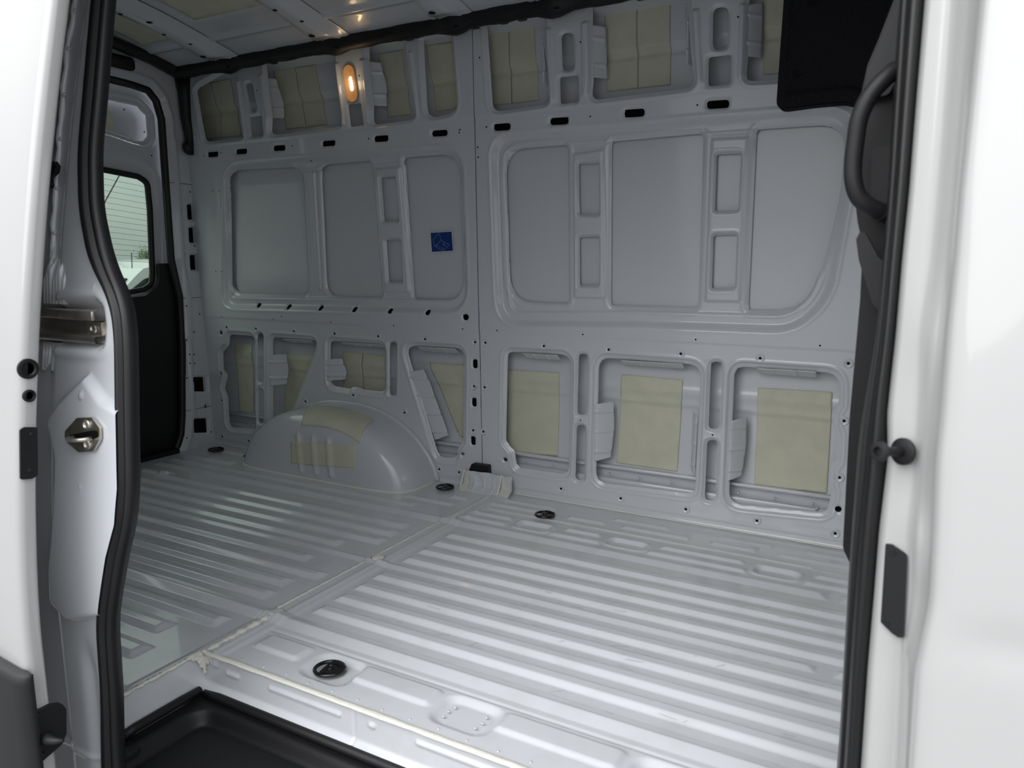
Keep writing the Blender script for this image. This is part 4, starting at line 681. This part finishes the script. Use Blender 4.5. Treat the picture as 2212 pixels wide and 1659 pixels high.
# blue sticker
sp = D['sticker']; S0, S1, S2, S3 = [np.array(q[:2]) for q in sp]
stk = empty('safety_sticker', tuple([float((S0 + S2)[0] / 2), float(wy((S0 + S2)[1] / 2, .042)), float((S0 + S2)[1] / 2)]), label='square blue sticker with a white line drawing on the wall panel', cat='sticker')
def spt(u, v, h):
    q = S0 * (1 - u) * (1 - v) + S1 * u * (1 - v) + S2 * u * v + S3 * (1 - u) * v; return (float(q[0]), float(wy(q[1], .0425)) - h, float(q[1]))
MB().prism([(0, 0), (1, 0), (1, 1), (0, 1)], lambda u, v, h: spt(u, v, h), .0006).build('sticker_edge', WHITEE, stk)
MB().prism([(.03, .03), (.965, .03), (.965, .965), (.03, .965)], lambda u, v, h: spt(u, v, .0006 + h), .0004).build('sticker_field', BLUE, stk)
mb = MB()
for a, b in (((.42, .05), (.13, .36)), ((.13, .36), (.18, .70)), ((.18, .70), (.48, .42)), ((.48, .42), (.42, .05)), ((.48, .42), (.83, .66)), ((.83, .66), (.53, .94)), ((.53, .94), (.18, .70)),
             ((.29, .60), (.31, .70)), ((.27, .64), (.33, .66)), ((.39, .68), (.42, .78)), ((.52, .78), (.50, .87)), ((.48, .80), (.55, .83)), ((.52, .57), (.62, .60)), ((.52, .63), (.64, .66)), ((.55, .70), (.68, .69)), ((.58, .55), (.58, .60)), ((.50, .50), (.53, .50)), ((.70, .62), (.73, .62))):
    mb.tube([spt(a[0], a[1], .0012), spt(b[0], b[1], .0012)], .0008, 5)
mb.build('line_drawing', INK, stk)

# black cable duct along the roof rail
du = empty('cable_duct', (-1.7, 2.66, 1.93), label='black cable duct running along the roof rail above the far wall', cat='cable duct')
pts = []; rad = []
for x in np.arange(-3.36, .12, .03):
    b = max(math.exp(-((x - q) / .05) ** 2) for q in bx)
    pts.append((x, 2.635, 1.926 + .002 * b)); rad.append(.031 + .017 * b + (.003 if int(x * 9) % 2 else 0))
MB().tube(pts, rad, 14, flat=(1, 1.0)).build('duct_tube', PLASTIC, du, smooth=True)
for x in (-2.72, -1.95, -1.63, -.95, -1.42, -1.50): MB().box((x, 2.640, 1.925), (.035, .05, .062), .006).build('duct_clip', PLASTIC, du, smooth=True, angle=40)
sv = D['sleeve']
hd = empty('rear_corner_sleeve', (-3.37, 2.67, 1.8), label='black foam sleeve hanging down the rear corner of the wall, with a round end', cat='cable sleeve')
MB().tube([(-3.37, y, z) for y, z in sv], [.045, .032, .026, .024, .022], 14, flat=(1, 1)).lathe([(.001, -.012), (.036, -.012), (.038, 0), (.036, .014), (.001, .018)], (-3.372, sv[-1][0], sv[-1][1]), (1, 0, 0), 22).build('sleeve_tube', RUBBER, hd, smooth=True)
MB().tube([(-3.37, 2.68, 1.945), (-3.37, 2.60, 1.950), (-3.37, 2.50, 1.965), (-3.37, 2.30, 1.99), (-3.37, 1.6, 2.02), (-3.37, 1.2, 1.99)], [.055, .040, .030, .026, .026, .026], 12).build('header_sleeve', RUBBER, hd, smooth=True)
MB().box((-3.378, 2.33, 1.915), (.03, .16, .06), .02, seg=3).build('foam_lobe', RUBBER, hd, smooth=True)

# foam block at the foot of the wall joint
fp = D['foam']
MBf = MB().prism([tuple(q) for q in rpoly([(a[0], a[1], .008) for a in fp])], lambda u, v, h: (u, wy(v, .03) - h, v), .055)
tag(MBf.build('foam_block', PLASTIC), 'black foam plug at the foot of the joint between the two wall panels', 'foam plug')

# felt panel in the upper right corner of the far wall
hl = empty('felt_panel', (-.3, 2.6, 1.7), label='black felt covered overhead panel in the upper right corner', cat='trim panel')
def hfn(U, V, H):
    return U, 2.60 - H - .05 * (1 - sst((U + .485) / .04)) * -1 * .4, V
ho = [(-.472, 1.478, .03), (-.36, 1.483, .05), (-.27, 1.483, .08), (-.22, 1.465, .02), (.1, 1.44), (.1, 2.03), (-.462, 2.03)]
sheet('panel_face', grid(-.49, .1, .005), grid(1.43, 2.03, .005), [dict(p=[(-.452, 1.515, .03), (-.27, 1.52, .05), (-.2, 1.50, .03), (.2, 1.46), (.2, 2.2), (-.442, 2.2)], h=-.012, w=.012), dict(p=circ(-.375, 1.795, .018), h=-.014, w=.006), dict(p=circ(-.412, 1.585, .016), h=-.012, w=.006)], [], hfn, FELT, hl, outline=ho, curl=0)
MB().prism([tuple(q) for q in rpoly(ho)], lambda u, v, h: (u, 2.622 + h, v), .05).build('panel_core', FELT, hl)

# pillar trim, grab handle
pt = empty('pillar_trim', (-.06, 1.05, 1.0), label='black plastic trim lining the right pillar behind the grab handle', cat='trim panel')
tp = [(-.03, 1.50), (-.052, 1.36, .02), (-.078, 1.277, .02), (-.089, 1.246, .02), (-.097, 1.19, .03), (-.096, 1.10, .03), (-.087, 1.05, .02), (-.079, 1.02, .02), (-.077, .95, .1), (-.079, .789), (-.075, .60, .02), (-.062, .575, .01), (.08, .56), (.08, 1.50)]
MB().prism([tuple(q) for q in rpoly(tp)], lambda u, v, h: (u, 1.10 + h, v), .12).build('trim_body', PLASTIC, pt)
MB().prism([tuple(q) for q in rpoly([(-.057, 1.322, .01), (-.087, 1.235, .02), (-.091, 1.20, .01), (-.060, 1.205, .01), (-.030, 1.30, .01), (-.030, 1.50), (-.04, 1.40, .02)])], lambda u, v, h: (u, 1.085 + h, v), .02).build('upper_cover', GREYPL, pt)
MB().prism([tuple(q) for q in rpoly([(-.076, 1.142, .01), (-.05, 1.142), (-.05, 1.04), (-.068, 1.06, .01), (-.074, 1.09, .02)])], lambda u, v, h: (u, 1.082 + h, v), .02).build('lower_cover', GREYPL, pt)
MB().prism([tuple(q) for q in rpoly([(-.079, 1.036, .006), (-.083, 1.026, .006), (-.078, 1.00, .03), (-.058, .945, .01), (-.04, .93), (-.04, .99, .01), (-.056, 1.004, .02), (-.073, 1.034, .006)])], lambda u, v, h: (u, 1.045 + h, v), .02).build('belt_guide', GREYPL, pt)
gh = empty('grab_handle', (-.09, 1.03, 1.14), label='dark grey curved grab handle beside the seal of the right pillar', cat='handle')
hp = [(-.030, 1.07, 1.238), (-.052, 1.045, 1.225), (-.066, 1.033, 1.211), (-.079, 1.028, 1.193), (-.0875, 1.026, 1.170), (-.090, 1.026, 1.145), (-.091, 1.026, 1.115), (-.089, 1.026, 1.095), (-.083, 1.028, 1.078), (-.072, 1.033, 1.067), (-.055, 1.045, 1.058), (-.035, 1.07, 1.049)]
def smooth_path(P, n=5):
    P = [Vector(p) for p in P]; out = []
    for i in range(len(P) - 1):
        a, b, c, d = P[max(i - 1, 0)], P[i], P[i + 1], P[min(i + 2, len(P) - 1)]
        for k in range(n):
            t = k / n; out.append(.5 * ((2 * b) + (c - a) * t + (2 * a - 5 * b + 4 * c - d) * t * t + (3 * b - a - 3 * c + d) * t ** 3))
    out.append(P[-1]); return out
MB().tube(smooth_path(hp), .0105, 16).build('grip', GREYPL, gh, smooth=True)
MB().tube([(-.056, 1.042, 1.2215), (-.040, 1.058, 1.232)], .0118, 16).build('end_collar', GREYPL, gh, smooth=True, angle=40)
MB().tube([(-.058, 1.042, 1.0595), (-.040, 1.062, 1.051)], .0118, 16).build('end_collar', GREYPL, gh, smooth=True, angle=40)

# door seals
def seal_strand(T, nm, label, ztop, zbot):
    rows = []
    zs = np.arange(zbot, ztop, .012); prof = [(-.02, .035), (.0, .010), (.06, -.004), (.22, -.014), (.40, -.017), (.56, -.013), (.64, -.008), (.72, -.012), (.86, -.010), (.97, .0), (1.0, .012), (1.02, .05), (1.05, .12)]
    return zs, prof
SL = D['sealL']; seal = empty('door_seal', (-.7, .84, 1.0), label='black rubber seal lining the sliding door opening on both sides', cat='seal')
def smoothcol(T, z, k):
    zs = np.array([t[k][1] for t in T][::-1]); xs_ = np.array([t[k][0] for t in T][::-1])
    w = 0; s = 0
    for dz in (-.03, -.02, -.01, 0, .01, .02, .03): s += float(np.interp(z + dz, zs, xs_)); w += 1
    return s / w
rows = []
prof = [(-.02, .035), (.0, .010), (.06, -.006), (.20, -.015), (.38, -.018), (.52, -.014), (.60, -.006), (.66, -.004), (.74, -.010), (.86, -.010), (.97, -.002), (1.0, .006), (.96, .016), (.7, .024)]
for z in np.arange(-.25, 1.86, .012):
    a = smoothcol(SL, z, 0); b = smoothcol(SL, z, 1); L = float(lean(z))
    rows.append([(a + (b - a) * u, .835 + L + d, z) for u, d in prof])
loft('seal_strand', rows, RUBBER, seal)
rows = []
SR = D['sealR']
profR = [(-.25, .12), (-.02, .055), (.0, .04), (.08, .018), (.16, .014), (.22, .020), (.30, .008), (.45, -.008), (.62, -.012), (.80, -.006), (.94, .006), (1.0, .022), (1.1, .05)]
for z in np.arange(-.25, 1.86, .012):
    a = smoothcol(SR, z, 0); b = smoothcol(SR, z, 1); L = float(lean(z))
    rows.append([(a + (b - a) * u, .852 + L + d, z) for u, d in profR])
loft('seal_strand', rows, RUBBER, seal)

# sliding door, slid open to the left
sd = empty('sliding_door', (-2.0, .70, 0), label='white sliding door slid open at the left edge', cat='door')
rows = []
for z in np.arange(-.35, 1.95, .02):
    L = float(lean(z)); rows.append([(-2.75, .676 + L, z), (-2.0, .676 + L, z), (-1.46, .676 + L, z), (-1.41, .676 + L, z), (-1.397, .678 + L, z), (-1.391, .683 + L, z), (-1.389, .690 + L, z), (-1.389, .702 + L, z), (-1.3895, .706 + L, z), (-1.393, .710 + L, z), (-1.405, .711 + L, z), (-1.45, .716 + L, z), (-2.75, .73 + L, z)])
loft('door_shell', rows, BODY, sd)
for (y, z), r in zip(D['plugs'], (.0185, .0115)):
    MB().lathe([(.001, 0), (r, 0), (r * .97, .004), (r * .7, .005), (r * .55, .002), (.001, .002)], (-1.391, y, z), (1, 0, 0), 28).build('rubber_plug', PLASTIC, sd, smooth=True, angle=30).scale = (1, 1, 1)
pp = D['plate']
MB().prism([tuple(q) for q in rpoly([(a[0], a[1], .004) for a in pp])], lambda u, v, h: (-1.389 + h, u, v), .004).lathe([(.001, 0), (.004, 0), (.003, .001), (.001, .001)], (-1.385, .727, .692), (1, 0, 0), 12).lathe([(.001, 0), (.004, 0), (.003, .001), (.001, .001)], (-1.385, .718, .627), (1, 0, 0), 12).build('cover_plate', PLASTIC, sd)
mb = MB(); gpoly = rpoly([(a[0], a[1], .006) for a in D['guide']])
mb.prism([tuple(q) for q in gpoly], lambda u, v, h: (-1.392 + h, u, v), .012)
mb.lathe([(.001, 0), (.009, 0), (.008, .004), (.001, .005)], (-1.380, .680, .165), (1, 0, 0), 14).lathe([(.001, 0), (.009, 0), (.008, .004), (.001, .005)], (-1.380, .680, .086), (1, 0, 0), 14)
mb.build('lower_guide', PLASTIC, sd, smooth=True, angle=35)
MB().tube([(-1.385, .690, .118), (-1.368, .690, .118), (-1.350, .694, .119), (-1.338, .700, .120)], [.013, .010, .006, .003], 14).build('guide_pin', GREYPL, sd, smooth=True)
rows = []
for z, o_ in [(-.35, 0), (0, 0), (.15, 0), (.24, 0), (.254, .003), (.259, .010), (.260, .020)]:
    rows.append([(-2.75, .652 + o_, z + .03), (-1.50, .652 + o_, z + .008), (-1.40, .653 + o_, z), (-1.385, .656 + o_, z), (-1.374, .661 + o_ * .7, z - .002), (-1.368, .669 + o_ * .4, z - .004), (-1.370, .677, z - .006), (-1.388, .680, z - .006)])
loft('lower_cladding', rows, GREYPL, sd)

# striker plate on the left pillar
st = empty('striker_plate', (-1.41, .82, .66), label='zinc plated door striker plate with a latch loop on the left pillar', cat='striker')
def jp(o): return lambda u, v, h: (u, .811 + float(lean(v)) - o - h, v)
P = rpoly([(a[0], a[1], .006) for a in D['striker']])
MB().prism([tuple(q) for q in P], jp(0), .005).build('plate', ZINC, st, angle=30)
MB().prism([tuple(q) for q in rpoly([(a[0], a[1], .005) for a in D['strikslot']])], jp(.0052), .001).build('latch_slot_shade', DARK, st)  # thin black plate painting the dark of the slot
sb = D['strikb']
for x, z in sb[:2]: MB().lathe([(.001, 0), (.0105, 0), (.0095, .003), (.006, .004), (.004, .001), (.001, .001)], (x, .806 + float(lean(z)), z), (0, -1, 0), 20).build('bolt', STEEL, st, smooth=True, angle=30)
zl = sb[2][1]
MB().tube([(sb[2][0], .804 + lean(zl), zl), (sb[2][0] + .004, .790 + lean(zl), zl), (sb[2][0] + .018, .783 + lean(zl), zl + .002), (sb[3][0] - .018, .783 + lean(zl), zl + .004), (sb[3][0] - .004, .790 + lean(zl), zl + .005), (sb[3][0], .804 + lean(zl), zl + .005)], .0042, 10).build('latch_loop', STEEL, st, smooth=True)

# guide rail end on the left pillar
ra = D['rail']
gr = empty('guide_rail', (-1.5, .82, .88), label='bare steel guide rail with a bolt in the recess of the left pillar', cat='rail')
def rect(a, b): return [(min(a[0], b[0]), min(a[1], b[1]), .002), (max(a[0], b[0]), min(a[1], b[1]), .002), (max(a[0], b[0]), max(a[1], b[1]), .002), (min(a[0], b[0]), max(a[1], b[1]), .002)]
rl, rr_ = -1.66, -1.410; zt = .9015; zb_ = .8435
def gp(o): return lambda u, v, h: (u, .850 + float(lean(v)) - o - h, v)
rows = []
for x in np.linspace(rl, rr_, 14):
    y = .838 + float(lean(.87)); zo = .0
    rows.append([(x, y + .012, zt + zo), (x, y - .006, zt + .003 + zo), (x, y - .016, zt - .001 + zo), (x, y - .018, zt - .014 + zo), (x, y - .014, zt - .017 + zo), (x, y + .004, zt - .017), (x, y + .010, zt - .019), (x, y + .010, zb_ + .014), (x, y + .004, zb_ + .010), (x, y - .014, zb_ + .010), (x, y - .018, zb_ + .006), (x, y - .016, zb_ - .004), (x, y - .006, zb_ - .006), (x, y + .012, zb_ - .004)])
loft('rail_channel', rows, STEEL, gr, smooth=False)
MB().box((-1.467, .820 + float(lean(.89)), .8935), (.112, .008, .019), .003).build('end_cap', STEEL, gr, smooth=True, angle=40)
MB().box((-1.442, .846 + float(lean(.866)), .8665), (.050, .008, .026), .002).build('bolt_seat', STEEL, gr)
MB().lathe([(.001, 0), (.0105, 0), (.0095, .003), (.006, .004), (.004, .001), (.001, .001)], (-1.441, .841 + float(lean(.866)), .8665), (0, -1, 0), 20).build('bolt', ZINC, gr, smooth=True, angle=30)

# buffer pin and cover plate on the right pillar
bp = empty('buffer_pin', (-.009, .865, .80), label='black door buffer pin sticking out of the right pillar', cat='pin')
axp = Vector((-.62, -.78, .10)).normalized(); bL = Vector((-.009, .874, .8))
MB().lathe([(.001, -.002), (.0145, -.002), (.0145, .001), (.012, .0025), (.001, .003)], bL, axp, 30).build('washer', PLASTIC, bp, smooth=True, angle=30)
MB().lathe([(.001, 0), (.0052, 0), (.0052, .030), (.001, .031)], bL, axp, 20).build('shaft', PLASTIC, bp, smooth=True, angle=30)
MB().lathe([(.001, .028), (.0085, .029), (.0108, .032), (.0108, .034), (.0098, .0365), (.0070, .0372), (.0052, .0372), (.0048, .033), (.001, .033)], bL, axp, 26).build('head', GREYPL, bp, smooth=True, angle=30)
cp = empty('cover_plate', (-.005, .85, .65), label='black rectangular cover plate with two screws on the right pillar', cat='cover')
cpl = rpoly([(-.0176, .6971, .002), (-.0111, .6983, .002), (.0041, .6918, .004), (.0077, .6048, .002), (.0026, .6024, .001), (-.0037, .6044, .002), (-.0070, .6065, .002), (-.0157, .6121, .003)])
MB().prism([tuple(q) for q in cpl], lambda u, v, h: (u, .842 - .010 * (u + .018) / .026 + float(lean(v)) - h, v), .004).build('plate', PLASTIC, cp)
for x, z in ((-.0098, .690), (-.0098, .6125)): MB().lathe([(.001, 0), (.0030, 0), (.0026, .0012), (.0012, .0012), (.001, .0004)], (x, .834 + float(lean(z)), z), (0, -1, 0), 14).build('screw', GREYPL, cp, smooth=True, angle=30)
# step tray
tray = empty('step_tray', (-.8, .95, -.15), label='black plastic step tray below the cargo floor in the door opening', cat='step')
tf_ = [dict(p=[(-1.528, .80, .02), (-.05, .80, .02), (-.05, 1.146, .05), (-1.528, 1.146, .07)], h=-.036, w=.022), dict(p=[(-1.36, .60, .1), (-.7, .60, .1), (-.7, 1.03, .12), (-1.36, 1.03, .12)], h=-.004, w=.02)]
sheet('tray_sheet', grid(-1.566, -.0, .006), grid(.79, 1.172, .005), tf_, [], lambda U, V, H: (U, V, -.112 + H - .10 * (1 - sst((V - .79) / .03))), PLASTIC, tray, curl=0)
MB().tube([(-1.553, 1.170, -.106), (-1.50, 1.170, -.102), (-.02, 1.170, -.102)], .0115, 12).build('rear_lip', PLASTIC, tray, smooth=True)
MB().tube([(-1.562, 1.162, -.096), (-1.562, 1.10, -.094), (-1.562, .98, -.094), (-1.566, .94, -.100)], .0115, 12).build('side_lip', PLASTIC, tray, smooth=True)
MB().box((-1.54, .90, -.16), (.05, .13, .10), .012).build('corner_block', PLASTIC, tray, smooth=True)
# outside
nv = empty('parked_van', (-9.9, 7.2, -.67), label='white van parked behind, seen through the rear door window', cat='van')
prof = rpoly([(4.4, -.15, .2), (5.30, .0, .1), (6.20, .80, .06), (6.32, .895, .1), (6.75, .985, .3), (7.6, 1.02, 1.), (9.4, 1.0, .1), (9.55, -.40, .1), (4.45, -.40, .1)])
MB().prism([tuple(q) for q in prof], lambda u, v, h: (-9.0 - h, u, v), 1.85).build('body', BODY, nv)
MB().prism([(5.42, .115), (6.15, .765), (6.165, .75), (5.435, .10)], lambda u, v, h: (-9.1 - h, u - .01, v + .01), 1.65).build('windshield', VANGL, nv)
MB().prism([tuple(q) for q in rpoly([(6.06, .59, .02), (6.33, .765, .08), (6.50, .80, .1), (7.25, .80, .04), (7.25, .56, .03)])], lambda u, v, h: (-8.985 - h, u, v), .02).build('side_window', VANGL, nv)
for y in (5.2, 8.5):
    for x in (-9.05, -10.75): MB().lathe([(.05, -.1), (.33, -.1), (.34, -.05), (.34, .08), (.32, .11), (.19, .10), (.05, .09)], (x, y, -.33), (1, 0, 0), 24).build('wheel', RUBBER, nv, smooth=True, angle=40)
MB().tube([(-8.97, 6.14, .90), (-8.97, 6.15, 1.10)], .006, 6).build('antenna', RUBBER, nv)
tr = empty('tree', (-45, 32.3, -.67), label='leafy green tree beyond the parked van', cat='tree')
mb = MB(); mb.tube([(-45, 32.3, -.67), (-45, 32.35, .2), (-45.05, 32.3, .9)], [.16, .12, .07], 8)
for k in range(9):
    a = k * .7; mb.tube([(-45, 32.32, .1 + .06 * k), (-45 + .8 * math.cos(a), 32.3 + 1.1 * math.sin(a), .9 + .06 * k)], [.05, .015], 6)
mb.build('trunk', BARK, tr, smooth=True)
n_ = 5200; rg = np.random.default_rng(3); Vv = []; Ff = []
for k in range(n_):
    c_ = rg.integers(0, 22); rc = np.random.default_rng(int(c_)); cen = np.array((-45 + rc.normal(0, .6), 33.1 + rc.normal(0, .70), 1.05 + rc.normal(0, .38)))
    p = cen + rg.normal(0, .22, 3); a = rg.normal(0, 1, 3); a /= np.linalg.norm(a); b = np.cross(a, rg.normal(0, 1, 3)); b /= np.linalg.norm(b); i0 = len(Vv)
    Vv += [p - a * .05, p + b * .025, p + a * .05, p - b * .025]; Ff.append((i0, i0 + 1, i0 + 2, i0 + 3))
tag(link('foliage', npmesh('foliage', Vv, Ff), LEAF, tr, False), kind='stuff')
ow = MB().tube([(-14, 13.0, 7.4), (-14, 9.5369, 2.7352), (-14, 9.0079, 1.9272), (-14, 7.6, -.2)], .012, 6).build('stay_cable', RUBBER)
tag(ow, 'thin dark stay cable slanting across the sky outside the rear window', 'cable')
